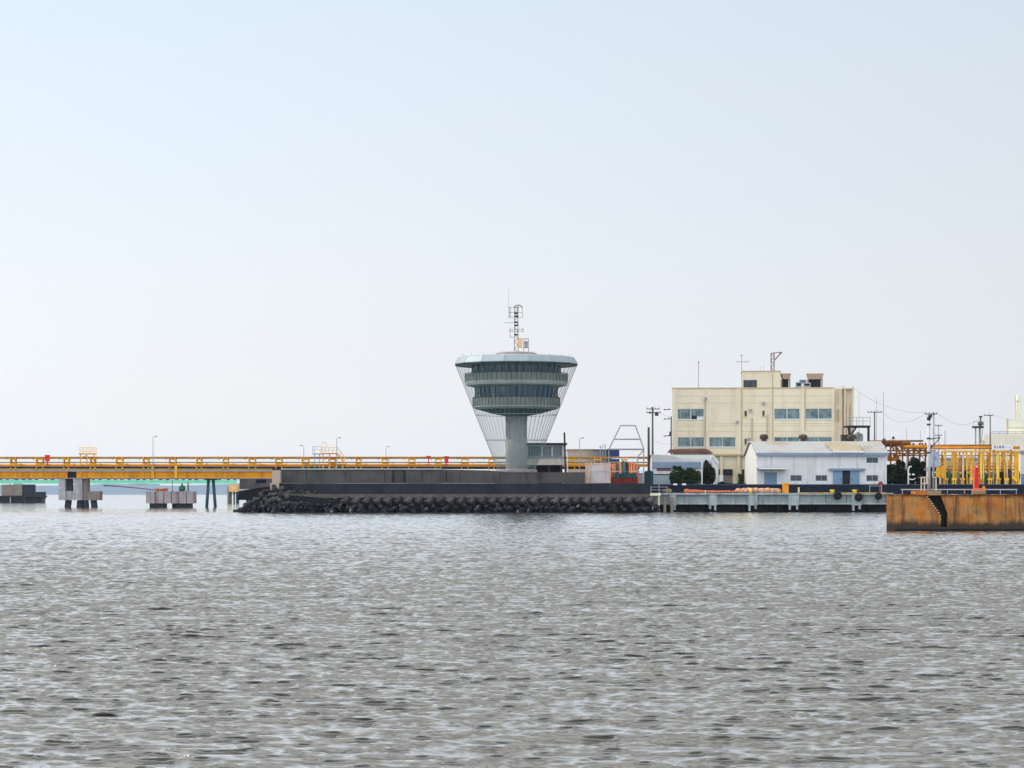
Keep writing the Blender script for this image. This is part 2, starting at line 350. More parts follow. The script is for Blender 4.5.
# ------------------------------------------------------------------ water
def make_water():
    r = [16.0]
    while r[-1] < 15000:
        d = r[-1]
        st = .045 if d < 45 else (.0012*d if d < 330 else (.003*d if d < 420 else (.005*d if d < 520 else .04*d)))
        r.append(d + st)
    r = np.array(r)
    a = np.concatenate([np.linspace(-.62,-.29,60,endpoint=False), np.linspace(-.29,.29,860), np.linspace(.29,.62,61)[1:]])
    r = r.astype(np.float32); a = a.astype(np.float32); R, A = np.meshgrid(r, a, indexing='ij')
    x = R*A; y = R.copy()
    dr = np.gradient(r)[:,None]; da = np.gradient(a)[None,:]*R
    z = np.zeros_like(x); ox = np.zeros_like(x); oy = np.zeros_like(x)
    K = 120
    lam = np.exp(RNG.uniform(np.log(.13), np.log(2.8), K)); lam.sort()
    for i in range(K):
        l = lam[i]; k = 2*PI/l
        th = math.radians(-99) + RNG.normal(0, .48 if l < 1 else .36)
        cx, cy = math.cos(th), math.sin(th)
        slope = .0300*(1.0 if l < .4 else (.4/l)**1.0)*(.9 if l < .2 else 1)
        amp = slope/k
        eff = max(abs(cy), .2)
        wr = np.clip((l/eff/(1.7*dr[:,0])) - .6, 0, 1)
        n = int(np.nonzero(wr > 0)[0].max())+1
        xs, ys = x[:n], y[:n]
        wgt = wr[:n,None]*np.clip(l/max(abs(cx),.15)/(2.2*np.abs(da[:n])) - .6, 0, 1)
        ph = k*(cx*xs + cy*ys) + RNG.uniform(0, 2*PI)
        q = i*2.1
        env = .22 + 2.6*np.clip(-.2+.5+.5*np.sin(k*.11*(cx*xs*1.3 - cy*ys*.55) + q)*np.sin(k*.07*(cy*xs + cx*ys*1.1) + i), 0, 1)
        wgt = amp*wgt*env
        s_, c_ = np.sin(ph), np.cos(ph)
        z[:n] += wgt*c_; ox[:n] -= cx*wgt*s_*.8; oy[:n] -= cy*wgt*s_*.8
    x += ox; y += oy - 3.3*z          # wind towards the viewer: steep narrow fronts, long gentle backs
    nr, na = x.shape
    V = np.stack([x, y, z], -1).reshape(-1,3)
    idx = np.arange(nr*na).reshape(nr, na)
    q = np.stack([idx[:-1,:-1], idx[:-1,1:], idx[1:,1:], idx[1:,:-1]], -1).reshape(-1,4)
    # the calm sheet round about, a little lower
    ex = np.array([(-15900,-390,-.55),(15900,-390,-.55),(15900,15400,-.55),(-15900,15400,-.55)])
    V = np.concatenate([V, ex]); q = np.concatenate([q, [[nr*na, nr*na+1, nr*na+2, nr*na+3]]])
    me = bpy.data.meshes.new('water')
    me.vertices.add(len(V)); me.vertices.foreach_set('co', V.astype(np.float32).ravel())
    me.loops.add(q.size); me.loops.foreach_set('vertex_index', q.astype(np.int32).ravel())
    me.polygons.add(len(q)); me.polygons.foreach_set('loop_start', np.arange(0, q.size, 4, dtype=np.int32))
    me.polygons.foreach_set('loop_total', np.full(len(q), 4, dtype=np.int32))
    me.polygons.foreach_set('use_smooth', np.ones(len(q), dtype=bool))
    me.update(calc_edges=True)
    m = bpy.data.materials.new('choppy grey sea water'); m.use_nodes = True
    t = m.node_tree; N = t.nodes; L = t.links; b = N['Principled BSDF']
    b.inputs['Base Color'].default_value = (.075,.070,.058,1); b.inputs['Roughness'].default_value = .06; b.inputs['IOR'].default_value = 1.333
    g = N.new('ShaderNodeNewGeometry')
    def nz(scl, det):
        mp = N.new('ShaderNodeMapping'); mp.inputs['Scale'].default_value = scl; L.new(g.outputs['Position'], mp.inputs['Vector'])
        n = N.new('ShaderNodeTexNoise'); n.inputs['Scale'].default_value = 1; n.inputs['Detail'].default_value = det; n.inputs['Roughness'].default_value = .6
        L.new(mp.outputs['Vector'], n.inputs['Vector']); return n.outputs['Fac']
    b1 = N.new('ShaderNodeBump'); b1.inputs['Strength'].default_value = .28; b1.inputs['Distance'].default_value = .035
    L.new(nz((4.0,10.0,1), 6), b1.inputs['Height'])
    b2 = N.new('ShaderNodeBump'); b2.inputs['Strength'].default_value = .24; b2.inputs['Distance'].default_value = .16
    L.new(nz((.7,1.5,1), 4), b2.inputs['Height']); L.new(b1.outputs['Normal'], b2.inputs['Normal'])
    L.new(b2.outputs['Normal'], b.inputs['Normal']); L.new(b2.outputs['Normal'], b.inputs['Coat Normal'])
    b.inputs['Coat Weight'].default_value = 1.0; b.inputs['Coat IOR'].default_value = 2.2; b.inputs['Coat Roughness'].default_value = .05
    me.materials.append(m)
    o = bpy.data.objects.new('water', me); col.objects.link(o); struct(o)
make_water()

# far shore across the bay
def far_shore():
    mb = MB(); Y = 12000; pts = []; x = X(-420, Y)
    hgt = 52
    while x < X(1500, Y):
        hgt += random.uniform(-7, 7); hgt = min(max(hgt, 44), 58)
        pts.append((x, hgt)); x += random.uniform(45, 190)
    for (a, h1), (b, h2) in zip(pts[:-1], pts[1:]):
        mb.quad((a,Y,-.5),(b,Y,-.5),(b,Y+80,h2),(a,Y+80,h1)); mb.quad((a,Y+80,h1),(b,Y+80,h2),(b,Y+1500,h2*.6),(a,Y+1500,h1*.6))
    for k in range(120):
        xx = random.uniform(X(-420,Y), X(420,Y)); ww = random.uniform(20, 150); hh = random.uniform(25, 56)
        mb.box(xx, xx+ww, Y+90, Y+160, 0, hh)
    struct(mb.build('hills', mt['shore']))
far_shore()

# reclaimed land
edge = [(X(246,341),341), (X(252,455),455), (X(256,640),640), (X(262,1500),1500), (520,1500), (520,338), (X(650,338),338), (X(272,333),336)]
struct(MB().slab(edge, -2, 2.62).build('ground', mt['land']))

# ------------------------------------------------------------------ breakwater: sea wall, mound, armour blocks
def sea_wall():
    t = thing('sea_wall', 'long dark concrete sea wall with a lighter upper band behind the armour blocks', 'sea wall', (X(272,332),332,0))
    mb = MB(); Y = 333
    mb.prism([(X(272,Y),Z(483.2,Y)), (X(585,Y),Z(483.2,Y)), (X(585,Y),Z(472.2,Y)), (X(532,Y),Z(472.2,Y)), (X(505,Y),Z(472,Y)), (X(490,Y),Z(470.4,Y)), (X(440,Y),Z(469.3,Y)), (X(272,Y),Z(469,Y))][::1], Y, Y+2.2)
    mb.build('upper_band', mt['conc_up'], t)
    MB().pbox(272, 651, 483.4, 494, 331.6, 4).build('lower_band', mt['conc_low'], t)
    cp = MB(); cp.pbox(281, 441, 468.4, 469.6, 332.8, 2.6); cp.build('coping', mt['slab_tower'], t)
    j = MB()
    for p in (306, 345, 384, 422, 460, 500, 541): j.box(X(p,332)-.03, X(p,332)+.03, 332.97, 333.1, Z(483,333), Z(471.5,333))
    for p in (320, 367, 415, 463, 511, 559, 606): j.box(X(p,332)-.03, X(p,332)+.03, 331.57, 331.7, Z(493,332), Z(484,332))
    j.build('joint', mt['black'], t)
    MB().pbox(272, 652, 494, 498, 330.2, 5).build('ledge', mt['ledge'], t)
    e = MB().pbox(272, 280.3, 470.4, 483, 331.2, 4); e.pbox(270, 279, 483, 492, 331.0, 3)
    e.build('end_block', mt['beige_box'], t)
    s = MB()
    for p, a, b, w_ in ((392.5,470,483,1.2),(403.5,470,482,1.6),(446,471,481,.8)): s.pbox(p, p+w_, a, b, 332.9, .2)
    s.build('drain_slot', mt['black'], t)
sea_wall()
def abutment():
    t = thing('bridge_abutment', 'dark concrete abutment under the right end of the orange bridge girder', 'abutment', (X(240,340),340,0))
    MB().pbox(239.5, 273, 479.2, 489, 341, 6).build('abutment_wall', M('abutment concrete', (.10,.09,.10), .85, .3, .6, streak=(.03,.03,.04), samt=.6), t)
    b = MB(); b.prism([(X(238,339),Z(500,339)), (X(276,339),Z(500,339)), (X(276,339),Z(486,339)), (X(262,339),Z(487.5,339)), (X(240,339),Z(491,339))], 337.5, 341)
    b.build('apron', mt['rubble'], t)
    MB().pbox(256, 266, 479.6, 483, 340.9, .5).build('recess', mt['navy'], t)
abutment()
def mound():
    mb = MB(); Y = 329.3
    mb.prism([(X(233,Y),-1.5), (X(652,Y),-1.5), (X(652,Y),Z(500,Y)), (X(345,Y),Z(500,Y)), (X(300,Y),Z(496,Y)), (X(270,Y),Z(495,Y)), (X(250,Y),Z(503,Y)), (X(238,Y),Z(511,Y))], Y, Y+8)
    tag(mb.build('rubble_mound', mt['rubble']), 'black wet rubble core showing in the gaps between the armour blocks', 'rubble mound')
mound()
def tetra_mesh(name, mat, s=1.0):
    mb = MB(); h = .86*s
    dirs = [Vector((0,0,1))] + [Vector((math.cos(a)*.943, math.sin(a)*.943, -.333)) for a in (0, 2*PI/3, 4*PI/3)]
    for d in dirs: mb.tube((0,0,0), d*h*.82, .44*s, .31*s, n=8); mb.tube(d*h*.82, d*h, .31*s, .22*s, n=8)
    mb.ball((0,0,0), .47*s, n=8, m=5)
    return mb.build(name, mat)
def tetrapods():
    protos = {}
    def put(mat, group, label, x, y, z, s):
        if mat not in protos: o = protos[mat] = tetra_mesh('tetrapod', mt[mat])
        else: o = protos[mat].copy(); col.objects.link(o)
        o.location = (x,y,z); o.scale = (s,)*3
        o.rotation_euler = (random.uniform(0,6.28), random.uniform(0,6.28), random.uniform(0,6.28))
        tag(o, label, 'tetrapod', group); return o
    G1, L1 = 'tetrapods in the upper row along the sea wall', 'grey concrete tetrapod in the upper row of armour blocks along the sea wall'
    G2, L2 = 'wet tetrapods at the waterline', 'black concrete and shade tetrapod at the waterline along the sea wall'
    G3, L3 = 'tetrapods heaped at the end of the breakwater', 'dark concrete tetrapod in the tumbled heap at the breakwater end'
    p = 346.0
    while p < 653:
        o = put('tetra', G1, L1, X(p,328.2)+random.uniform(-.05,.05), 328.2+random.uniform(-.1,.1), Z(501.4,328.2)+random.uniform(-.04,.04), .95)
        o.rotation_euler = (PI*.5+random.uniform(-.1,.1), random.uniform(-.12,.12)+PI, random.uniform(-.12,.12))
        o = put('tetra_wet', G2, L2, X(p+5,326.9)+random.uniform(-.1,.1), 326.9+random.uniform(-.2,.2), Z(510,326.9)+random.uniform(-.1,.1), .95)
        p += 10.5
    prof = lambda q: np.interp(q, [236,250,262,275,290,315,345], [511,503,494,488.5,492,494.5,497])
    for row in range(6):
        p = 236 + random.uniform(0,4)
        while p < 348:
            top = prof(p); y = top + 2.6 + row*4.9 + random.uniform(-1.6,1.6)
            if y < 512:
                YY = 331.0 - .95*row + random.uniform(-.4,.4)
                wet = y > 506.5
                put('tetra_wet' if wet else 'tetra', G3, L3, X(p,YY), YY, Z(y,YY), random.uniform(.8,1.05))
            p += random.uniform(4.6, 7.4)
tetrapods()

# ------------------------------------------------------------------ orange pipe bridge and pipeline
BY = 455.0
def z_(py): return Z(py, BY)
def x_(px): return X(px, BY)
def bridge():
    t = thing('pipe_bridge', 'long orange steel girder bridge carrying pipes from the breakwater out over the water', 'bridge', (x_(272), BY, 0))
    for a, b in ((-160, 67.5), (76.5, 272)):
        g = MB(); g.box(x_(a), x_(b), BY, BY+.35, z_(477.6), z_(472)); g.box(x_(a), x_(b), BY+3.2, BY+3.55, z_(477.6), z_(472))
        g.box(x_(a), x_(b), BY-.14, BY+.5, z_(472), z_(471.5)); g.box(x_(a), x_(b), BY-.14, BY+.5, z_(478.1), z_(477.6))
        g.build('girder', mt['orange_steel'], t)
        p = a+6
        while p < b: MB().box(x_(p)-.05, x_(p)+.05, BY-.1, BY-.002, z_(477.6), z_(472)).build('stiffener', mt['orange_steel'], t); p += 13.5
        u = MB(); u.box(x_(a), x_(b), BY+.6, BY+3.0, z_(479.2), z_(478.3)); u.build('bottom_plate', mt['ledge'], t)
    MB().box(x_(-160), x_(272), BY-.25, BY+4.2, z_(471.2), z_(470.2)).build('walkway_slab', mt['slab'], t)
    MB().box(x_(67.5), x_(76.5), BY+.5, BY+2.6, z_(478), z_(471.5)).build('bearing_joint', mt['dk_steel'], t)
    for p in (153, 176): MB().box(x_(p-1.3), x_(p+1.3), BY-.3, BY-.15, z_(478), z_(466)).build('cover_plate', mt['yellow'], t)
    MB().box(x_(-160), x_(640), BY+1.4, BY+1.8, z_(469.0), z_(466.7)).build('shade_strip', mt['purple_dk'], t)  # shadow under the pipes put in as a near-black strip
bridge()
def pipeline():
    t = thing('pipeline', 'bundle of orange and olive pipes on yellow supports running along the bridge and breakwater', 'pipeline', (x_(272), BY, 7))
    a, b = -160, 650
    MB().tube((x_(a),BY+.9,z_(457.9)), (x_(b),BY+.9,z_(457.9)), .19, n=10).build('pipe', mt['olive_pipe'], t, True)
    MB().tube((x_(a),BY+.5,z_(462.4)), (x_(b),BY+.5,z_(462.4)), .13, n=10).build('pipe', mt['olive_pipe'], t, True)
    MB().tube((x_(a),BY+.25,z_(465.3)), (x_(b),BY+.25,z_(465.3)), .26, n=10).build('pipe', mt['orange_pipe'], t, True)
    MB().tube((x_(a),BY+.2,z_(469.2)), (x_(272),BY+.2,z_(469.2)), .15, n=10).build('pipe', mt['olive_pipe'], t, True)
    MB().tube((x_(a),BY+.75,z_(456.9)), (x_(b),BY+.75,z_(456.9)), .07, n=6).build('pipe', mt['orange_pipe'], t, True)
    p = -147.0; k = 0
    while p < 640:
        if not 500 < p < 562:
            s = MB(); wd = random.uniform(2.2,3.4)
            for q in (p-wd, p+wd): s.box(x_(q)-.07, x_(q)+.07, BY+.1, BY+1.5, z_(470.2) if p < 268 else 2.6, z_(456.8))
            s.box(x_(p-wd-.6), x_(p+wd+.6), BY-.02, BY+1.45, z_(459.9), z_(458.9)); s.box(x_(p-wd-.6), x_(p+wd+.6), BY+.2, BY+1.5, z_(463.9), z_(463.1))
            s.build('pipe_support', mt['yellow'], t)
            MB().tube((x_(p+7),BY+.25,z_(465.3)), (x_(p+7)+.3,BY+.25,z_(465.3)), .36, n=10).build('flange', mt['orange_pipe'], t)
            MB().tube((x_(p-8),BY+.9,z_(457.9)), (x_(p-8)+.3,BY+.9,z_(457.9)), .28, n=10).build('flange', mt['olive_pipe'], t)
        p += 26.6; k += 1
pipeline()
def valve_box(p0, p1, r0, r1, label):
    t = thing('valve_actuator', label, 'valve', (x_(p0), BY-.5, z_(r1)))
    m = MB(); m.box(x_(p0), x_(p1), BY-.55, BY-.05, z_(r1), z_(r0)); m.build('housing', mt['red'], t)
    m = MB(); m.box(x_(p0)-.12, x_(p1)+.12, BY-.62, BY-.02, z_(r0), z_(r0-.6)); m.build('cap', mt['red'], t)
    m = MB(); m.tube((x_((p0+p1)/2), BY-.3, z_(r1)), (x_((p0+p1)/2), BY-.3, z_(466)), .1); m.build('stem', mt['red'], t)
valve_box(45.6, 49.8, 455.6, 461.3, 'red valve box on the pipes left of the railed yellow platform')
valve_box(444.6, 448.4, 456.8, 463.2, 'large red valve box on the pipes left of the tower')
valve_box(427, 430.4, 456.6, 458.2, 'small flat red valve box on the pipes left of the tower')
def railed_platform():
    t = thing('access_platform', 'small yellow railed platform standing above the pipes over the tall grey pier', 'platform', (x_(79), BY, z_(458)))
    MB().box(x_(79), x_(95.2), BY-.3, BY+1.6, z_(454.4), z_(453.3)).build('deck', mt['yellow'], t)
    m = MB()
    for yy in (BY-.25, BY+1.55):
        for p in (79.3, 83, 87, 91, 95): m.box(x_(p)-.03, x_(p)+.03, yy-.03, yy+.03, z_(453.3), z_(447.3))
        for r in (447.3, 449.3, 451.3): m.box(x_(79.2), x_(95.1), yy-.031, yy+.031, z_(r)-.03, z_(r)+.03)
    m.build('railing', M('pale yellow railing', (.80,.52,.24), .6, .1, 1), t)
    for p in (80.5, 87, 94): MB().box(x_(p)-.09, x_(p)+.09, BY-.2, BY+.0, z_(466), z_(454.4)).build('leg', mt['yellow'], t)
    MB().bar((x_(80.5),BY-.1,z_(458)), (x_(87),BY-.1,z_(455)), .1).build('brace', mt['yellow'], t)
railed_platform()
def crossover():
    t = thing('crossover_stair', 'yellow crossover platform with railings and steps over the pipes on the breakwater', 'stair platform', (x_(314), BY-1, z_(468)))
    Y = BY-1.2
    d = MB(); d.box(x_(322.5), x_(337.5), Y, Y+1.1, z_(454.2), z_(453.2)); d.build('deck', mt['orange_pipe'], t)
    st = MB()
    for k in range(9):
        p = 337.5 + k*1.15; r = 453.8 + k*1.4; st.box(x_(p), x_(p+1.4), Y, Y+1.1, z_(r+.5), z_(r))
    st.bar((x_(337.5),Y,z_(453.8)), (x_(348.2),Y,z_(467)), .14); st.bar((x_(337.5),Y+1.1,z_(453.8)), (x_(348.2),Y+1.1,z_(467)), .14)
    st.build('steps', mt['yellow'], t)
    r_ = MB()
    for yy in (Y, Y+1.1):
        for p in (322.6, 325.5, 329, 333, 337.4): r_.tube((x_(p),yy,z_(453.5)), (x_(p),yy,z_(447.3)), .035, n=5)
        for q in (447.3, 450.2): r_.tube((x_(322.6),yy,z_(q)), (x_(337.4),yy,z_(q)), .035, n=5)
        r_.tube((x_(337.4),yy,z_(447.3)), (x_(347),yy,z_(460)), .035, n=5)
        for p, q in ((341,450.5),(344.5,455.5)): r_.tube((x_(p),yy,z_(q)), (x_(p),yy,z_(q+6)), .035, n=5)
    r_.path([(x_(323),Y,z_(447.3)), (x_(323.3),Y,z_(442.4)), (x_(326.3),Y,z_(442.2)), (x_(326.6),Y,z_(447.3))], .05, n=5)
    r_.build('railing', M('faded yellow railing', (.72,.52,.34), .6, .1, 1), t)
    for p in (323.5, 330, 337, 343): MB().box(x_(p)-.1, x_(p)+.1, Y+.2, Y+.4, z_(469), z_(454.2 if p < 340 else 460)).build('leg', mt['yellow'], t)
    g = thing('valve_platform', 'small grey railed valve platform beside the yellow crossover steps', 'platform', (x_(314), BY-1, z_(468)))
    m = MB(); m.box(x_(313), x_(322), Y, Y+1, z_(454.6), z_(453.6)); m.build('deck', mt['steel_gr'], g)
    m = MB()
    for p in (313.3, 315.2, 321.6): m.tube((x_(p),Y,z_(453.6)), (x_(p),Y,z_(446.6)), .05, n=5)
    for r in (446.8, 450): m.tube((x_(313.3),Y,z_(r)), (x_(321.6),Y,z_(r)), .04, n=5)
    m.build('railing', mt['steel_gr'], g)
    for p in (315, 320): MB().box(x_(p)-.07, x_(p)+.07, Y+.3, Y+.44, z_(469), z_(454.6)).build('leg', mt['steel_gr'], g)
crossover()
def lamp(px, Y, r0, r1, label, side=1, head=True, mat='steel_gr'):
    t = thing('lamp_post', label, 'lamp post', (X(px,Y), Y, Z(r1,Y)))
    MB().tube((X(px,Y),Y,Z(r1,Y)), (X(px,Y),Y,Z(r0,Y)), .085, .055, n=6).build('pole', mt[mat], t)
    s = side*.45
    MB().tube((X(px,Y),Y,Z(r0,Y)), (X(px,Y)+s,Y,Z(r0,Y)+.12), .04, n=5).build('arm', mt[mat], t)
    MB().ball((X(px,Y)+s*1.25,Y,Z(r0,Y)+.1), .27, .16, .12).build('lamp_head', mt['steel_gr'], t)
lamp(153, BY-.4, 437, 470, 'tall slim lamp post on the bridge left of the water dolphin')
lamp(336.8, BY-1.5, 438.2, 469, 'slim lamp post rising beside the yellow crossover steps')
lamp(303.8, BY-.4, 446, 469, 'short post with a dark camera head left of the crossover steps', -1)
lamp(579.5, 420, 438.5, 470, 'slim lamp post behind the beige shed right of the glazed hut')
lamp(386, 520, 447, 490, 'distant thin lamp post behind the pipes midway along the breakwater')

# ------------------------------------------------------------------ piers and dolphins
def pier():
    t = thing('bridge_pier', 'tall grey concrete bridge pier with two shafts on raking piles', 'bridge pier', (x_(72), BY, 0))
    Y = BY-1.5
    MB().pbox(58.5, 65.2, 478.6, 500.2, Y, 3).build('shaft', mt['pier'], t)
    MB().pbox(74, 82, 478.6, 500.2, Y, 3).build('shaft', mt['pier'], t)
    MB().pbox(82, 87.2, 479, 500.2, Y+.6, 3).build('shaft', mt['pier_br'], t)
    MB().pbox(65.2, 74, 491, 500, Y+.4, 2.6).build('pile_cap', mt['pier'], t)
    MB().pbox(65.2, 72, 478.6, 491, Y+1.6, 1.4).build('recess_wall', M('shaded recess concrete', (.09,.09,.12), .85, .2, 1), t)  # shade in the recess put into a darker concrete colour
    MB().pbox(87.2, 99.8, 491.2, 500.2, Y+.3, 3).build('side_block', mt['pier_br'], t)
    MB().pbox(57.5, 87.5, 477.9, 478.7, Y-.2, 3.6).build('bearing_shelf', mt['slab'], t)
    for a, b in ((67.6,65), (79.3,77.5), (84.3,85.6), (92.4,95)):
        MB().tube((X(a,Y),Y+1.2,Z(500,Y)), (X(b,Y),Y+1.2,-2.0), .62, n=12).build('pile', mt['pile'], t, True)
pier()
def twin_piles():
    t = thing('pile_bent', 'pair of dark teal raking steel piles propping the orange girder', 'pile bent', (x_(211), BY, 0))
    Y = BY+1
    for a, b in ((208.6,206), (213.2,216.2)):
        MB().tube((X(a,Y),Y,Z(479.5,Y)), (X(b,Y),Y,-2.0), .29, n=10).build('pile', mt['pile_teal'], t, True)
    MB().pbox(205.5, 216.5, 478.3, 480, Y-.8, 2).build('cross_head', mt['pile'], t)
twin_piles()
def dolphin():
    Y = 437
    t = thing('mooring_dolphin', 'low pink and grey stained concrete dolphin standing in the water under the bridge', 'dolphin', (X(169,Y), Y, 0))
    MB().pbox(146, 193, 491.4, 503.4, Y, 5).build('concrete_box', mt['dolphin'], t)
    r = MB()
    for p in (155, 163.5, 171, 178.5, 186): r.pbox(p, p+.5, 491.4, 503.4, Y-.06, .1)
    r.build('joint', mt['pier_dk'], t)
    for a, b in ((149.5,164), (172,173.6), (175,190)): MB().pbox(a, b, 503.4, 513, Y+.5, 4).build('leg', mt['pile'], t)
    m = thing('steel_debris', 'rusty orange steel fittings lying on top of the stained dolphin', 'fittings', (X(158,Y), Y, Z(491,Y)))
    b = MB()
    for k in range(7): q = 155.5+k*1.7; b.pbox(q, q+1.9, 489.0-random.uniform(0,.9), 491.3, Y+1+.3*(k%2), .8)
    b.build('bracket', mt['rust_or'], m)
    k = thing('green_tank', 'dark green buoy like tank on the right of the stained dolphin', 'tank', (X(180.5,Y), Y+2, Z(491,Y)))
    MB().lathe((X(180.5,Y),Y+2,Z(491.3,Y)), [(.50,0),(.60,.3),(.56,.85),(.35,1.1),(.0,1.15)], n=14).build('tank_body', mt['green_tk'], k, True)
    MB().tube((X(180.5,Y),Y+2,Z(486,Y)), (X(180.5,Y),Y+2,Z(483,Y)), .14).build('neck', mt['green_tk'], k)
    for p, r0, lab in ((171.2,478,'thin left ladder post standing on the stained dolphin'), (187,482.5,'thicker right mooring post standing on the stained dolphin')):
        w_ = thing('mooring_post', lab, 'post', (X(p,Y), Y+1.5, Z(491,Y)))
        MB().tube((X(p,Y),Y+1.5,Z(491.4,Y)), (X(p,Y),Y+1.5,Z(r0,Y)), .07 if p < 180 else .13, n=6).build('pole', mt['pole'], w_)
        MB().tube((X(p,Y),Y+1.5,Z(491.4,Y)), (X(p,Y),Y+1.5,Z(490.9,Y)), .25, n=8).build('foot_plate', mt['pole'], w_)
    g = MB(); pts = []
    for k in range(9):
        f = k/8; pts.append((X(104+51*f,BY+2-15*f), BY+2-15*f, Z(485.6+4.4*f**1.4, BY+2-15*f)))
    g.path(pts, .11, n=6)
    tag(g.build('mooring_boom', mt['pole']), 'thin dark boom sloping from the grey pier to the stained dolphin', 'boom')
dolphin()
def green_bridge():
    Y = 650
    t = thing('green_bridge', 'mint green steel walkway bridge behind the orange bridge', 'bridge', (X(120,Y), Y, 6))
    MB().box(X(-190,Y), X(236.8,Y), Y, Y+.4, Z(483.6,Y), Z(480.7,Y)).build('girder', mt['green'], t)
    MB().box(X(-190,Y), X(236.8,Y), Y-.1, Y+3, Z(480.6,Y), Z(480.1,Y)).build('deck', mt['green'], t)
    m = MB(); p = -190
    while p < 236: m.bar((X(p,Y),Y+.2,Z(480.2,Y)), (X(p+3,Y),Y+.2,Z(476,Y)), .1); m.bar((X(p+3,Y),Y+.2,Z(476,Y)), (X(p+6,Y),Y+.2,Z(480.2,Y)), .1); p += 6
    m.build('lattice_rail', mt['green'], t)
    m = MB(); p = -188
    while p < 236: m.box(X(p,Y), X(p+3.5,Y), Y+.3, Y+.5, Z(480,Y), Z(478.7,Y)); p += random.choice((6.5, 7, 9))
    m.build('deck_panel', mt['dk_steel'], t)
    t = thing('pile_platform', 'small yellow capped platform on brown and teal piles at the end of the green bridge', 'platform', (X(232,Y), Y, 0))
    MB().pbox(228.6, 237.6, 484.6, 491.8, Y-1.5, 4).build('pile_cap', M('yellow cream cap', (.72,.45,.20), .8, .2, .8), t)
    MB().pbox(227.3, 229.0, 486.5, 505.6, Y-1.4, 2).build('fender', mt['pier_br'], t)
    for p, m_, r in ((230.6,'pier_br',.36), (234.2,'pile_teal',.22), (237.6,'pile_teal',.45)):
        MB().tube((X(p,Y),Y,Z(491.5,Y)), (X(p,Y),Y,-2), r, n=10).build('pile', mt[m_], t, True)
    Y = 690
    t = thing('walkway_pier', 'stepped brown and dark concrete pier under the green bridge on thick piles', 'bridge pier', (X(20,Y), Y, 0))
    MB().pbox(1.5, 22, 484.6, 496, Y, 6).build('pier_block', mt['pier_br'], t)
    MB().pbox(22, 31.5, 484.4, 496, Y+.4, 6).build('pier_block', mt['pier_dk'], t)
    MB().pbox(31.5, 42, 491.8, 499, Y+.4, 6).build('step_block', mt['pier_dk'], t)
    MB().pbox(-8, 42.5, 495.6, 497.2, Y-.3, 7).build('pile_cap', mt['pier_dk'], t)
    for a, b in ((-6,6.5), (10.5,21.5), (25,33), (32.5,42)):
        MB().pbox(a, b, 497.2, 508, Y+.5, 5).build('pile', mt['pile'], t)
    m = MB(); m.bar((X(9,Y),Y+1,Z(484.6,Y)), (X(13,Y),Y+1,Z(478,Y)), .3); m.bar((X(13,Y),Y+1,Z(484.6,Y)), (X(16.5,Y),Y+1,Z(478,Y)), .2)
    m.build('prop', mt['steel_gr'], t)
green_bridge()

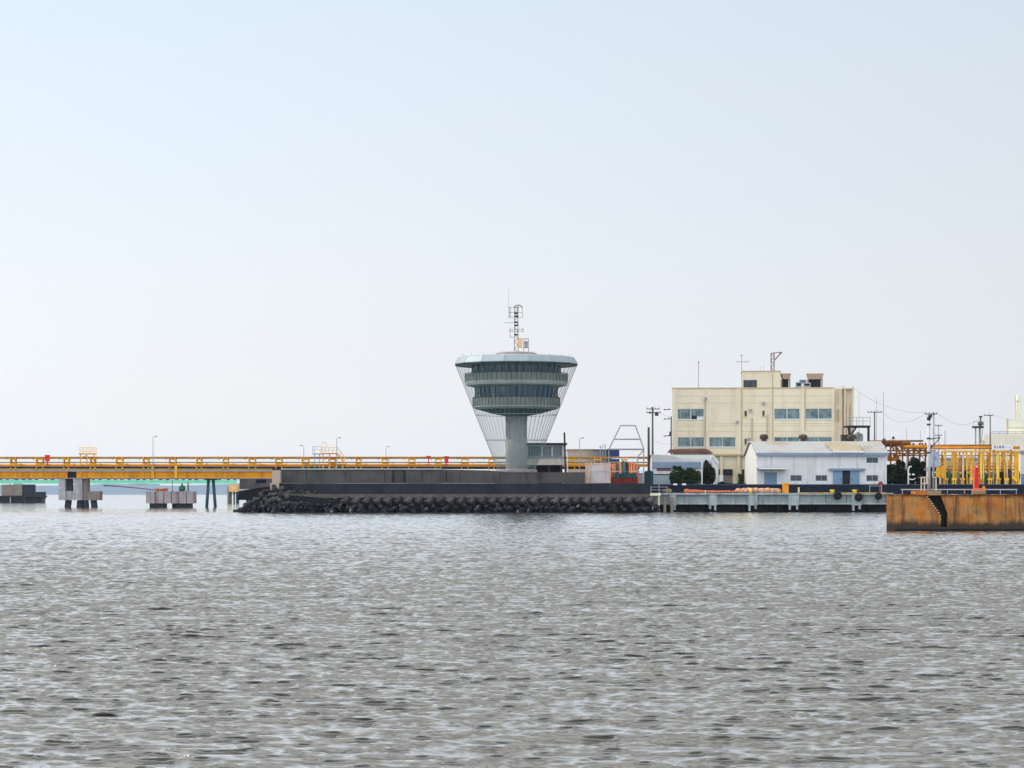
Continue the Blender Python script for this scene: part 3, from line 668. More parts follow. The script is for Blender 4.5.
# ------------------------------------------------------------------ control tower
def tower():
    Y = 345.0; k = Y/F; cx = X(516.3,Y); c = (cx, Y, 0)
    t = thing('control_tower', 'funnel shaped harbour control tower on one round column with a cage of cables', 'tower', (cx, Y, 2.6))
    z = lambda py: Z(py, Y); r = lambda px: px*k
    MB().lathe(c, [(r(10.7),2.6),(r(10.7),z(414))], n=40).build('column', mt['tower_col'], t, True)
    MB().lathe(c, [(r(21),2.6),(r(21),z(470.2)),(r(20),z(469.3))], n=32).build('plinth', mt['slab'], t)
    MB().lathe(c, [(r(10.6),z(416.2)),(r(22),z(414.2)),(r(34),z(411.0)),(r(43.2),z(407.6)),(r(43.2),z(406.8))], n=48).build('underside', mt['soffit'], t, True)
    # upper roof
    MB().lathe(c, [(r(46),z(366.2)),(r(62.0),z(364.6)),(r(62.2),z(363.9)),(r(58),z(358.0)),(r(54),z(356.9)),(r(20),z(355.6))], n=16, ph=PI/16).build('roof', mt['roof_teal'], t)
    smt = M('dull teal seam', (.26,.36,.36), .5, .1, 1)
    for i in range(16):
        a = 2*PI*i/16 + PI/16; ca, sa = math.cos(a), math.sin(a)
        s = MB(); s.bar((cx+r(62.2)*ca, Y+r(62.2)*sa, z(364.1)), (cx+r(58.1)*ca, Y+r(58.1)*sa, z(358)), .07)
        s.build('roof_seam', smt, t)
    MB().lathe(c, [(r(60.6),z(366.0)),(r(61.6),z(365.3)),(r(61.4),z(364.65)),(r(60.4),z(364.65))], n=48, closed=True).build('cable_ring', mt['post_dk'], t)
    MB().lathe(c, [(r(20.5),z(357)),(r(20.5),z(353.4)),(r(17),z(352.3)),(r(4),z(352.1))], n=24).build('roof_drum', mt['drum'], t)
    def storey(rw, y0, y1, nm):
        w_ = MB().lathe(c, [(r(rw),z(y1)),(r(rw),z(y0))], n=48).build('window_band', mt['tglass'], t)
        m = MB()
        for i in range(36):
            a = 2*PI*i/36; m.bar((cx+r(rw+.25)*math.cos(a), Y+r(rw+.25)*math.sin(a), z(y1)), (cx+r(rw+.25)*math.cos(a), Y+r(rw+.25)*math.sin(a), z(y0)), .06 if i % 3 else .16)
        for q in (y0+.4, y1-.5, (y0*.62+y1*.38)): m.lathe(c, [(r(rw+.5),z(q+.3)),(r(rw+.5),z(q-.3)),(r(rw-.2),z(q-.3)),(r(rw-.2),z(q+.3))], n=48, closed=True)
        m.build('mullion', mt['post_dk'], w_)
        bmt = M('pale blind', (.16,.19,.19), .5, .4, .5)
        for i in range(48):
            if random.random() < .25:
                b = MB(); a = 2*PI*(i+.12)/48; a2 = 2*PI*(i+.88)/48; q0 = y0+1.2; q1 = y0 + (y1-y0)*random.choice((.45,.6,.8))
                b.quad((cx+r(rw+.12)*math.cos(a), Y+r(rw+.12)*math.sin(a), z(q1)), (cx+r(rw+.12)*math.cos(a2), Y+r(rw+.12)*math.sin(a2), z(q1)),
                       (cx+r(rw+.12)*math.cos(a2), Y+r(rw+.12)*math.sin(a2), z(q0)), (cx+r(rw+.12)*math.cos(a), Y+r(rw+.12)*math.sin(a), z(q0)))
                b.build('blind', bmt, w_)
    storey(44, 365.5, 382, 'up'); storey(40.8, 386.5, 406, 'low')
    def balcony(rr, ya, yb, yc, rb):
        sl = MB().lathe(c, [(r(rb),z(yc)),(r(rr-1),z(yc-1.5)),(r(rr),z(yb+1)),(r(rr),z(yb)),(r(rr-8),z(yb))], n=48).build('balcony_slab', mt['slab_tower'], t)
        bl = MB().lathe(c, [(r(rr),z(yb)),(r(rr),z(ya+1.0)),(r(rr-.4),z(ya+1.0)),(r(rr-.4),z(yb))], n=48, closed=True).build('balustrade', mt['balc'], t)
        m = MB()
        for i in range(64):
            a = 2*PI*i/64; q = r(rr+.2); m.bar((cx+q*math.cos(a), Y+q*math.sin(a), z(yb+.3)), (cx+q*math.cos(a), Y+q*math.sin(a), z(ya)), .05)
        m.lathe(c, [(r(rr+.4),z(ya+.5)),(r(rr+.4),z(ya)),(r(rr-.6),z(ya)),(r(rr-.6),z(ya+.5))], n=48, closed=True)
        m.build('handrail', mt['post_dk'], bl)
    balcony(51.2, 373.6, 382, 387.2, 44); balcony(43.4, 397.6, 406.6, 409.6, 40)
    n = 56
    for i in range(n):
        a = 2*PI*(i+.5)/n; ca, sa = math.cos(a), math.sin(a)
        MB().tube((cx+r(61)*ca, Y+r(61)*sa, z(365.2)), (cx+r(19)*ca, Y+r(19)*sa, z(468.8)), .026, n=4, cap=False).build('cable', mt['cable'], t)
    for q, rr in ((440, 30.9), (415, 41.0)):
        MB().lathe(c, [(r(rr+.25),z(q)+.03),(r(rr+.25),z(q)-.03),(r(rr-.1),z(q)-.03),(r(rr-.1),z(q)+.03)], n=72, closed=True).build('cable_hoop', mt['cable'], t)
    sk = MB(); k0 = 0
    for j in range(72):
        a = 2*PI*j/72; sk.v += [(cx+r(60.8)*math.cos(a), Y+r(60.8)*math.sin(a), z(365.6)), (cx+r(19)*math.cos(a), Y+r(19)*math.sin(a), z(468.2))]
    for j in range(72): j2 = (j+1) % 72; sk.f.append((2*j, 2*j2, 2*j2+1, 2*j+1))
    sm = bpy.data.materials.new('sheer pale teal screen'); sm.use_nodes = True; b_ = sm.node_tree.nodes['Principled BSDF']
    b_.inputs['Base Color'].default_value = (.055,.18,.20,1); b_.inputs['Alpha'].default_value = .16; b_.inputs['Roughness'].default_value = .3; b_.inputs['Specular IOR Level'].default_value = .2
    sk.build('sheer_screen', sm, t, True)
    # mast on the roof drum
    mb = MB(); zb, zt = z(352.2), z(306)
    for dx, dy in ((-.28,-.28),(.28,-.28),(.28,.28),(-.28,.28)): mb.tube((cx+dx,Y+dy,zb), (cx+dx*.75,Y+dy*.75,zt), .05, n=5)
    nn = 13
    for i in range(nn):
        a = zb+(zt-zb)*i/nn; b = zb+(zt-zb)*(i+1)/nn; s_ = 1 if i % 2 else -1
        for dy in (-.26,.26): mb.tube((cx-.26*s_,Y+dy,a), (cx+.26*s_,Y+dy,b), .035, n=4)
        for dx in (-.26,.26): mb.tube((cx+dx,Y-.26*s_,a), (cx+dx,Y+.26*s_,b), .035, n=4)
    ms = mb.build('antenna_mast', mt['mast'], t)
    ax = lambda p: X(p,Y)
    m = MB()
    for q, a, b in ((307.5,508.6,523),(312.6,508.6,522.6),(317.4,508.8,522),(323,504.6,514.5),(329.6,509,524),(331.4,508.6,523.6),(337.4,509.8,515),(325.5,514,519)):
        m.tube((ax(a),Y-.35,z(q)), (ax(b),Y-.35,z(q)), .04, n=4)
    for p, q0, q1 in ((509.4,307,318),(510.6,307.4,317.6),(522.4,307.4,317.6),(510.2,329,338),(522.8,328,333)): m.tube((ax(p),Y-.35,z(q1)), (ax(p),Y-.35,z(q0)), .045, n=4)
    m.path([(ax(514.6),Y-.3,z(307)), (ax(516.2),Y-.3,z(305.4)), (ax(520.5),Y-.3,z(305.4)), (ax(522),Y-.3,z(307.4))], .07)
    m.build('antenna_arm', mt['mast'], ms)
    MB().tube((ax(508.7),Y-.35,z(319)), (ax(508.4),Y-.35,z(289.5)), .035, .02, n=4).build('whip_antenna', mt['steel_gr'], ms)
    m = MB()
    for q in (313.5, 316.5, 322.5, 325.5, 335): m.box(cx-.3, cx+.25, Y-.42, Y-.3, z(q+.7), z(q-.8))
    m.build('mast_box', mt['dk_steel'], ms)
    MB().box(ax(518.1), ax(522.4), Y-.4, Y+.5, z(347.4), z(338)).build('equipment_box', mt['peach'], t)
    m = MB()
    for p in (523.6, 528.6):
        for dy in (-.4,.4): m.tube((ax(p),Y+dy,z(352.4)), (ax(p),Y+dy,z(338.6)), .05, n=5)
    for q in (338.8, 343, 347.6):
        for dy in (-.4,.4): m.tube((ax(523.6),Y+dy,z(q)), (ax(528.6),Y+dy,z(q)), .04, n=5)
    m.box(ax(523.6), ax(528.6), Y-.4, Y+.4, z(347.8), z(347.2)); m.box(ax(524.4), ax(527.8), Y-.3, Y+.3, z(347), z(341))
    m.build('equipment_cage', mt['steel_gr'], t)
    m = MB()
    for a in np.linspace(0, 2*PI, 20, endpoint=False):
        m.tube((cx+r(55)*math.cos(a), Y+r(55)*math.sin(a), z(357)), (cx+r(55)*math.cos(a), Y+r(55)*math.sin(a), z(354.6)), .025, n=4)
    m.build('roof_rail', mt['steel_gr'], t)
tower()

def window(parent, x0, x1, z0, z1, y, cols=2, glassm='wglass', framem='wframe', sill=True, local=False, rows=1):
    t_ = .07; f = MB(); a, b = y+.05, y+.13
    f.box(x0, x0+t_, a, b, z0, z1); f.box(x1-t_, x1, a, b, z0, z1); f.box(x0+t_, x1-t_, a, b, z0, z0+t_); f.box(x0+t_, x1-t_, a, b, z1-t_, z1)
    for i in range(1, cols):
        q = x0 + (x1-x0)*i/cols; f.box(q-.045, q+.045, a+.002, b-.002, z0+t_, z1-t_)
    for j in range(1, rows):
        q = z0 + (z1-z0)*j/rows; f.box(x0+t_, x1-t_, a+.004, b-.004, q-.03, q+.03)
    fo = f.build('window', mt[framem], parent, local=local)
    if local: fo['_o'] = (0,0,0)
    MB().box(x0+.01, x1-.01, y+.09, y+.16, z0+.01, z1-.01).build('pane', mt[glassm], fo, local=local)
    if sill: MB().box(x0-.08, x1+.08, y-.1, y+.06, z0-.1, z0-.003).build('sill', mt[framem], fo, local=local)
    return fo

# ------------------------------------------------------------------ glazed hut by the tower foot
def hut():
    Y = 352.0; zz = lambda q: Z(q,Y); xx = lambda p: X(p,Y)
    t = thing('glazed_hut', 'low white hut with dark windows and a flat dark roof at the tower foot', 'hut', (xx(546), Y, 2.6))
    x0, x1 = xx(522), xx(564)
    holes = [(xx(528), xx(541.2), zz(456), zz(446.2)), (xx(542.6), xx(551.5), zz(456), zz(446.2)), (xx(553), xx(562), zz(456), zz(446.2))]
    w_ = MB(); w_.facade(x0, x1, zz(465), zz(444.9), Y, holes); w_.quad((x0,Y,zz(465)),(x0,Y,zz(444.9)),(x0,Y+7,zz(444.9)),(x0,Y+7,zz(465))); w_.quad((x1,Y,zz(465)),(x1,Y+7,zz(465)),(x1,Y+7,zz(444.9)),(x1,Y,zz(444.9)))
    w_.quad((x0,Y,zz(465)),(x0,Y+7,zz(465)),(x1,Y+7,zz(465)),(x1,Y,zz(465))); w_.quad((x0,Y+7,zz(465)),(x0,Y+7,zz(444.9)),(x1,Y+7,zz(444.9)),(x1,Y+7,zz(465)))
    w_.build('wall', M('pale hut wall', (.66,.64,.58), .8, .12, .5, streak=(.3,.28,.24), samt=.4), t)
    window(t, *holes[0], Y, 5, 'dglass', 'gutter'); window(t, *holes[1], Y, 3, 'wglass', 'gutter'); window(t, *holes[2], Y, 3, 'wglass', 'gutter')
    MB().box(x0-.2, xx(567), Y-.7, Y+7.4, zz(444.8), zz(443)).build('roof', mt['dk_steel'], t)
    MB().box(x0, x1, Y-.12, Y-.004, zz(458.2), zz(457)).build('ledge', mt['steel_gr'], t)
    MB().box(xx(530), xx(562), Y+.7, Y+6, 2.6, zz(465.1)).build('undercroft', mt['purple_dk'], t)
    for p in (534, 549, 561.5): MB().box(xx(p)-.15, xx(p)+.15, Y+.1, Y+.4, 2.6, zz(465)).build('leg', mt['post_dk'], t)
    MB().box(xx(517), xx(533.5), Y-12, Y-11, Z(473,340), Z(469.2,340)).build('step', mt['black'], t) if False else None
hut()
def simple_pole(p0, p1, r0, r1, Y, rad, mat, label, cap=True):
    t = thing('utility_pole' if cap else 'mast', label, 'pole', (X(p0,Y), Y, Z(r1,Y)))
    MB().tube((X(p0,Y),Y,Z(r1,Y)), (X(p1,Y),Y,Z(r0,Y)), rad, rad*.8, n=8).build('pole', mt[mat], t, True)
    MB().tube((X(p1,Y),Y,Z(r0,Y)), (X(p1,Y),Y,Z(r0,Y)+.12), rad*.95, rad*.3, n=8).build('cap', mt[mat], t)
    return t
simple_pole(566, 564.4, 433, 490, 348, .16, 'pole_br', 'brown leaning wooden pole at the right end of the glazed hut')
simple_pole(567.4, 567.4, 452, 490, 347, .08, 'white_post', 'thin pale post just right of the brown leaning pole')

# sheds behind the pipes
def shed(p0, p1, r0, Y, d, wall, label, roofm=None, ribs=True):
    t = thing('shed', label, 'shed', (X(p0,Y), Y, 2.6))
    x0, x1, zt = X(p0,Y), X(p1,Y), Z(r0,Y)
    MB().box(x0, x1, Y, Y+d, 2.6, zt-.2).build('wall', mt[wall], t)
    MB().box(x0-.15, x1+.15, Y-.2, Y+d+.2, zt-.2, zt).build('roof', mt[roofm or wall], t)
    m = MB(); n = max(2, int((x1-x0)/1.2))
    for i in range(1, n): q = x0+(x1-x0)*i/n; m.box(q-.03, q+.03, Y-.05, Y-.002, 2.62, zt-.21)
    m.build('wall_rib', mt[wall], t)
shed(567.6, 594, 449.0, 480, 10, 'beige_box', 'long low beige shed behind the orange pipes right of the glazed hut')
shed(594.2, 607.5, 449.3, 478, 8, 'grey_box', 'grey shed between the beige shed and the navy container', 'pole')
shed(608.6, 619.4, 448.8, 476, 8, 'navy_box', 'navy blue container inside the tall steel gantry')
t = thing('vent_mast', 'short grey twin mast above the grey shed', 'mast', (X(600,477),477,Z(449,477)))
m = MB()
for p, r in ((600.3,446),(602.6,444.5),(605.5,444.5)): m.tube((X(p,477),477,Z(456,477)), (X(p,477),477,Z(r,477)), .06, n=5)
m.tube((X(602.6,477),477,Z(444.6,477)), (X(605.5,477),477,Z(444.6,477)), .05, n=5); m.tube((X(602.6,477),477,Z(447,477)), (X(605.5,477),477,Z(447,477)), .05, n=5)
m.build('pole', mt['steel_gr'], t); MB().box(X(599.6,477), X(601,477), 476.8, 477.2, Z(447.5,477), Z(446,477)).build('mast_box', mt['steel_gr'], t)

# gantry, float rack, panel gate, tarp bin
def gantry():
    Y = 336.0; zz = lambda q: Z(q,Y); xx = lambda p: X(p,Y)
    t = thing('lifting_gantry', 'tall grey tapering steel frame gantry behind the sea wall', 'gantry', (xx(626), Y, 2.6))
    for a, b, nm in (((608.6,484),(608.9,449.2),'leg'), ((643.7,490),(643.7,449.2),'leg'), ((637.6,490),(637.6,456.4),'leg')):
        MB().tube((xx(a[0]),Y,zz(a[1])), (xx(b[0]),Y,zz(b[1])), .085, n=6).build(nm, mt['steel_gr'], t)
    m = MB(); w_ = .085
    m.tube((xx(608.5),Y,zz(449.3)), (xx(644),Y,zz(449.3)), .12, n=6); m.tube((xx(613.6),Y,zz(439.2)), (xx(640.4),Y,zz(439.2)), .10, n=6); m.tube((xx(620.6),Y,zz(425.6)), (xx(635.4),Y,zz(425.6)), w_, n=6)
    m.build('cross_bar', mt['steel_gr'], t)
    m = MB(); m.tube((xx(608.9),Y,zz(449.3)), (xx(620.6),Y,zz(425.6)), w_, n=6); m.tube((xx(644),Y,zz(449.3)), (xx(635.4),Y,zz(425.6)), w_, n=6)
    m.tube((xx(643.6),Y,zz(450)), (xx(637.8),Y,zz(457)), w_, n=6)
    m.build('raking_bar', mt['steel_gr'], t)
    m = MB(); m.tube((xx(608.8),Y,zz(471.4)), (xx(644),Y,zz(471.4)), .05, n=5); m.tube((xx(612),Y,zz(458.6)), (xx(638),Y,zz(458.6)), .07, n=5); m.build('rail', mt['white_post'], t)
gantry()
def float_rack():
    Y = 337.5; zz = lambda q: Z(q,Y); xx = lambda p: X(p,Y)
    t = thing('boom_reel', 'big reel wound with orange and green boom over a maroon box for its shaded lower half behind the sea wall', 'reel', (xx(624), Y, 2.6))
    cz = zz(473.4); e = xx(613)-xx(612)
    def ring(p, w_, R_, m_, nm='coil'):
        m = MB(); n, n2 = 28, 8
        for i in range(n):
            a = 2*PI*i/n
            for j in range(n2):
                b = 2*PI*j/n2; q = R_ + .34*math.cos(b); m.v.append((xx(p)+w_*e*.5*math.sin(b), Y+q*math.cos(a), cz+q*math.sin(a)))
        for i in range(n):
            for j in range(n2): m.f.append((i*n2+j, ((i+1)%n)*n2+j, ((i+1)%n)*n2+(j+1)%n2, i*n2+(j+1)%n2))
        m.build(nm, mt[m_], t, True)
    for p, w_, R_, m_ in ((612.4,2.6,1.02,'fl_orange'),(614.6,2.0,1.12,'fl_orange'),(616.8,2.2,1.2,'fl_teal'),(619.9,3.6,1.34,'fl_orange'),(623.6,3.6,1.5,'fl_teal'),(626.9,2.6,1.34,'maroon'),(629.3,2.2,1.28,'fl_orange'),(631.2,1.8,1.3,'yellow'),(633.8,3.0,1.26,'fl_orange'),(636.2,2.0,1.1,'fl_orange')): ring(p, w_, R_, m_)
    m = MB(); m.tube((xx(610),Y,cz), (xx(638.5),Y,cz), .75, n=20); m.build('drum', mt['teal_tarp'], t, True)
    for p in (610.4, 638.2):
        m = MB(); m.prism([(xx(p)-.09,2.6),(xx(p)+.09,2.6),(xx(p)+.09,cz+.3),(xx(p)-.09,cz+.3)], Y-.9, Y+.9); m.build('end_frame', mt['fl_orange'], t)
    MB().box(xx(611.5), xx(637), Y-2.3, Y-1.9, 3.4, zz(477.4)).build('shade_box', mt['maroon'], t)  # shade of the reel's lower half built as a dark maroon box
    m = MB()
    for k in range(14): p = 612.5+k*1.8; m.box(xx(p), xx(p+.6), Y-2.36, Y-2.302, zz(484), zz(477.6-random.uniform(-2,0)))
    m.build('shade_box_rib', M('dull red rib', (.25,.04,.025), .7, .3, 1), t)
    m = MB(); n = 16
    pts = [(612.5+24*i/n, 473.2 + .6*math.sin(i*1.7), 477.8 + 1.2*math.sin(i*2.3)) for i in range(n+1)]
    for a, b in zip(pts[:-1], pts[1:]):
        m.quad((xx(a[0]),Y-2.4,zz(a[2])), (xx(b[0]),Y-2.4,zz(b[2])), (xx(b[0]),Y-1.95,zz(b[1])), (xx(a[0]),Y-1.95,zz(a[1])))
    m.build('tarpaulin', mt['teal_tarp'], t)
    t = thing('panel_gate', 'pale corrugated panel screen with rust streaks left of the orange floats', 'panel screen', (xx(597), Y-2.6, zz(484)))
    m = MB(); p = 585.6; Yp = Y-2.6
    while p < 609.4: m.pbox(p, p+1.2, 464.2, 482.6, Yp, .08); m.pbox(p+1.2, p+2.2, 464.4, 482.4, Yp+.06, .05); p += 2.2
    m.build('sheet', mt['fence'], t)
    m = MB()
    for q in (463.6, 470.5, 482.4): m.pbox(585.2, 610, q-.4, q+.4, Yp-.06, .06)
    m.build('rail', mt['fence'], t)
    for p in (586, 591, 610): MB().tube((X(p,Yp),Yp-.1,Z(488,Yp)), (X(p,Yp),Yp-.1,Z(462.5,Yp)), .09, n=6).build('post', mt['peach'], t)
    t = thing('tarp_bin', 'dark teal covered bin at the foot of the thick dark pole', 'bin', (xx(648), Y+1, 2.6))
    MB().prism([(xx(645),2.6),(xx(653.8),2.6),(xx(653.8),zz(472)),(xx(652),zz(471)),(xx(646.6),zz(471.2)),(xx(645),zz(472.6))], Y+1, Y+3).build('bin_body', mt['teal_tarp'], t)
    MB().prism([(xx(644.8),zz(473.2)),(xx(654),zz(472.8)),(xx(652.3),zz(470.6)),(xx(646.4),zz(470.8))], Y+.9, Y+3.1).build('cover', mt['teal_tarp'], t)
    t = thing('standing_panel', 'pale grey sheet leaning behind the right post of the gantry', 'panel', (xx(640), Y+.6, 2.6))
    MB().pbox(638.2, 643, 473.5, 490, Y+.6, .1).build('sheet', mt['grey_roof'], t); MB().pbox(638, 643.2, 473, 473.6, Y+.55, .2).build('rim', mt['steel_gr'], t)
float_rack()

# ------------------------------------------------------------------ utility poles
def util_pole(px, r0, r1, Y, rad, mat, label, arms=(), extra=None, dark='post_dk'):
    t = thing('utility_pole', label, 'utility pole', (X(px,Y), Y, Z(r1,Y)))
    MB().tube((X(px,Y),Y,Z(r1,Y)), (X(px,Y),Y,Z(r0,Y)), rad, rad*.7, n=8).build('pole', mt[mat], t, True)
    for a, b, q in arms:
        m = MB().box(X(a,Y), X(b,Y), Y-.18, Y-.06, Z(q,Y)-.06, Z(q,Y)+.06).build('crossarm', mt[dark], t)
        i_ = MB(); n = max(2, int((b-a)/3.5))
        for i in range(n+1):
            p = a+.3+(b-a-.6)*i/n; i_.tube((X(p,Y),Y-.12,Z(q,Y)+.06), (X(p,Y),Y-.12,Z(q,Y)+.30), .06, .04, n=6)
        i_.build('insulator', mt['steel_gr'], m)
    if extra:
        for a, b, q0, q1 in extra:
            MB().lathe((X((a+b)/2,Y),Y-.4,0), [(.1,Z(q1,Y)),((b-a)/2*Y/F,Z(q1,Y)+.05),((b-a)/2*Y/F,Z(q0,Y)-.08),(.1,Z(q0,Y))], n=10).build('transformer', mt[dark], t)
    return t
simple_pole(648.9, 648.6, 428, 490, 350, .20, 'pole_br', 'thick short dark pole beside the tall utility pole left of the cream building')
util_pole(652.6, 406.8, 490, 352, .17, 'pole', 'tall grey utility pole with crossarms left of the cream building', ((646.5,659.5,409),(646.5,660.5,412.6)), ((654.6,658.4,412.6,416),(649,650.6,412,414)))
util_pole(933.6, 412, 490, 300, .14, 'steel_gr', 'grey utility pole with a crossarm behind the white light mast', ((925,937,414),))
util_pole(938.6, 425, 470, 420, .12, 'steel_gr', 'distant thin pole with two crossarms right of the white light mast', ((934.8,942,425.6),(935,941.5,435.5)))
util_pole(990.2, 414.8, 470, 400, .13, 'pole', 'dark pole standing left of the cream factory', ((984,993,415.4),))
util_pole(874.6, 411.5, 490, 400, .15, 'pole', 'dark T shaped pole behind the ventilators of the white warehouse', ((867.4,882,412.2),))
for p, r0, Y, lab, rd in ((876.5,398,420,'thin mast with a bare tip just right of the T shaped pole',.06), (883.6,392,380,'tall thin whip mast rising above the rusty pipes',.07),
                      (859,393,410,'faint thin mast right of the cream building',.05), (945,431,420,'short thin dark mast above the yellow pipe rack',.10),
                      (906.5,428,500,'faint far mast nearer the hedge above the rusty pipes',.07), (920.4,431,500,'faint far mast beside the white light mast',.07)):
    simple_pole(p, p, r0, 490, Y, rd, 'steel_gr', lab, False)

# ------------------------------------------------------------------ cream building
def cream_building():
    Y0 = 362.0; X0 = X(672.3, Y0); ph = math.radians(4.1); cs, sn = math.cos(ph), math.sin(ph)
    t = thing('cream_building', 'three storey cream harbour office with teal windows and rooftop huts', 'building', (X0, Y0, 2.6), rotz=-ph)
    def u(px): k = (px-512)/F; return (k*Y0 - X0)/(cs + k*sn)
    def z(py, uu=10): return H + (HY-py)*(Y0-uu*sn)/F - 2.6
    def B(mb, name, m, par=None): 
        o = mb.build(name, mt[m], par or t, local=True); o['_o'] = (0,0,0); return o
    U1 = u(834.2); ztop = z(388.4); D = 13.0
    holes = []
    wins = [(677.4,704.2,419.3,408.6,2), (774,800,419.3,408.6,2), (805.2,832,419.3,408.6,2),
            (677.4,704.2,447,437,2), (709,735.6,447,437,2), (774,800,447,437,2), (805.2,832,447,437,2)]
    small = [(744.2,747.2,416.6,410.6), (762,765,416.2,410.6), (744.2,747.2,444.6,438.6), (762,765,444.6,438.6)]
    for a, b, c, d, n in wins: holes.append((u(a), u(b), z(c), z(d)))
    for a, b, c, d in small: holes.append((u(a), u(b), z(c), z(d)))
    w_ = MB(); w_.facade(0, U1, 0, ztop, 0, holes)
    w_.quad((0,0,0),(0,0,ztop),(0,D,ztop),(0,D,0)); w_.quad((U1,0,0),(U1,D,0),(U1,D,ztop),(U1,0,ztop)); w_.quad((0,D,0),(0,D,ztop),(U1,D,ztop),(U1,D,0))
    wall = B(w_, 'wall', 'cream')
    for k, (a, b, c, d, n) in enumerate(wins): window(t, u(a), u(b), z(c), z(d), 0, n, 'wglass', local=True)
    so = MB(); so.box(u(691.6), u(696.6), .03, .046, z(419), z(415.4)); B(so, 'open_sash', 'dk_steel')
    so = MB(); so.box(u(697), u(703.6), .04, .048, z(418.8), z(416.4)); B(so, 'curtain', 'wframe')
    for a, b, c, d in small: window(t, u(a), u(b), z(c), z(d), 0, 1, 'dglass', 'cream_dk', True, local=True)
    p = MB()
    for a, b in ((672.3,676.8),(705.0,708.6),(736.4,741.8),(769.8,773.6),(800.6,804.6),(832.4,834.2)): p.box(u(a), u(b), -.09, -.002, 0, ztop-.01)
    B(p, 'pilaster', 'cream')
    g = MB()
    for q in (396, 403, 423.8, 426, 431.5): g.box(.05, U1-.05, -.012, -.001, z(q)-.025, z(q)+.025)
    B(g, 'joint', 'groove')
    B(MB().box(-.06, U1+.06, -.12, D+.1, ztop, ztop+.14), 'coping', 'cream_dk')
    B(MB().box(.2, U1-.2, .2, D-.2, ztop-.6, ztop-.5), 'roof', 'slab')
    d = MB()
    for px, q0, q1 in ((705.4,398,455),(741.6,389,470),(752.2,418,450),(767.4,414,450),(772.6,372,470),(805,389,430)): d.tube((u(px),-.16,z(q1)), (u(px),-.16,z(q0)), .06, n=6)
    B(d, 'downpipe', 'groove')
    f = MB()
    for px, q in ((705.6,398.5),(737.4,422),(750.6,410.4),(749,439),(763.6,403.5)): f.box(u(px)-.18, u(px)+.18, -.4, -.01, z(q)-.2, z(q)+.2)
    B(f, 'wall_fitting', 'steel_gr')
    # penthouse
    a, b = u(742), u(780.5); hp = (u(743.4), u(757), z(387.6), z(380))
    m = MB(); m.facade(a, b, ztop+.15, z(371.6), .15, [hp]); m.quad((a,.15,ztop),(a,.15,z(371.6)),(a,6,z(371.6)),(a,6,ztop)); m.quad((b,.15,ztop),(b,6,ztop),(b,6,z(371.6)),(b,.15,z(371.6))); m.quad((a,6,ztop),(a,6,z(371.6)),(b,6,z(371.6)),(b,6,ztop))
    B(m, 'penthouse', 'cream'); window(t, *hp, .15, 2, 'dglass', 'dk_steel', False, local=True)
    B(MB().box(a-.1, b+.1, .05, 6.1, z(371.6), z(370.8)), 'penthouse_roof', 'cream_dk')
    for q0, q1, d0 in ((781.2,790.8,1.0), (807.6,823.6,1.5)):
        h = MB(); h.prism([(u(q0)+.3,z(379)),(u(q1)-.1,z(379)),(u(q1)+.1,z(373.2)),(u(q0),z(373.2))], d0, d0+3.2); hut_ = B(h, 'rooftop_canopy', 'pink')
        B(MB().box(u(q0)+.2, u(q1)-.3, d0+.5, d0+2.8, ztop, z(379.1)), 'rooftop_opening', 'dk_steel')
        s = MB(); 
        for px in (q0+.6, q1-.9): s.box(u(px)-.12, u(px)+.12, d0+.1, d0+.4, ztop, z(379.05))
        B(s, 'canopy_post', 'pink')
    for a_, b_, c_, d_, e_ in ((796.2,802,387.6,382.2,.7),(800.4,807,382.6,379.2,2.6),(803.8,811,387.6,382.6,.9)):
        ac = B(MB().box(u(a_), u(b_), e_, e_+.8, max(z(c_),ztop+.15), z(d_)), 'air_conditioner', 'grey_roof' if e_ == .9 else 'gutter')
        cc = MB(); cc.box(u(a_)+.15, u(b_)-.15, e_-.03, e_-.003, z(c_)+.3, z(d_)-.15); B(cc, 'fan_grille', 'dk_steel', ac)
    # davit frame on the penthouse
    m = MB(); zt = z(353.2); zb = z(371)
    for px in (771.2, 774.2): m.tube((u(px),.6,zb), (u(px),.6,zt), .08, n=6)
    for k in range(5):
        q = zb+(zt-zb)*k/5; q2 = zb+(zt-zb)*(k+1)/5; i, j = ((771.2,774.2) if k % 2 else (774.2,771.2)); m.tube((u(i),.6,q), (u(j),.6,q2), .05, n=5)
    m.tube((u(771),.6,zt), (u(781.8),.6,z(352.2)), .07, n=6); m.tube((u(774.2),.6,z(360.6)), (u(781.4),.6,z(352.6)), .1, n=6); m.box(u(780.6), u(782.2), .5, .7, z(353.6), z(352))
    B(m, 'davit', 'mast')
    for px, q0, r_ in ((698.7,360.6,.06),(741.7,354,.05),(760.3,366,.035),(763.4,365.4,.035)):
        m = MB(); m.tube((u(px),.5,ztop if px < 745 else z(371)), (u(px),.5,z(q0)), r_, n=5)
        if px == 741.7:
            m.tube((u(735.6),.5,z(361.6)), (u(750),.5,z(361.6)), .05, n=5); m.tube((u(739.6),.5,z(355)), (u(744.4),.5,z(355)), .04, n=5)
            for q in (737,739,744.6,747.6): m.tube((u(q),.2,z(361.6)), (u(q),.9,z(361.6)), .03, n=4)
        if px == 698.7: m.tube((u(698),.5,z(362)), (u(699.4),.5,z(362)), .09, n=5)
        B(m, 'roof_antenna', 'steel_gr')
    # set-back stair wing on the right
    a, b, e = U1+.003, u(842.6), u(854.4)
    m = MB(); m.quad((a,.05,0),(b,1.2,0),(b,1.2,ztop-.05),(a,.05,ztop-.05)); m.box(b, e, 1.9, 9, 0, ztop-.1)
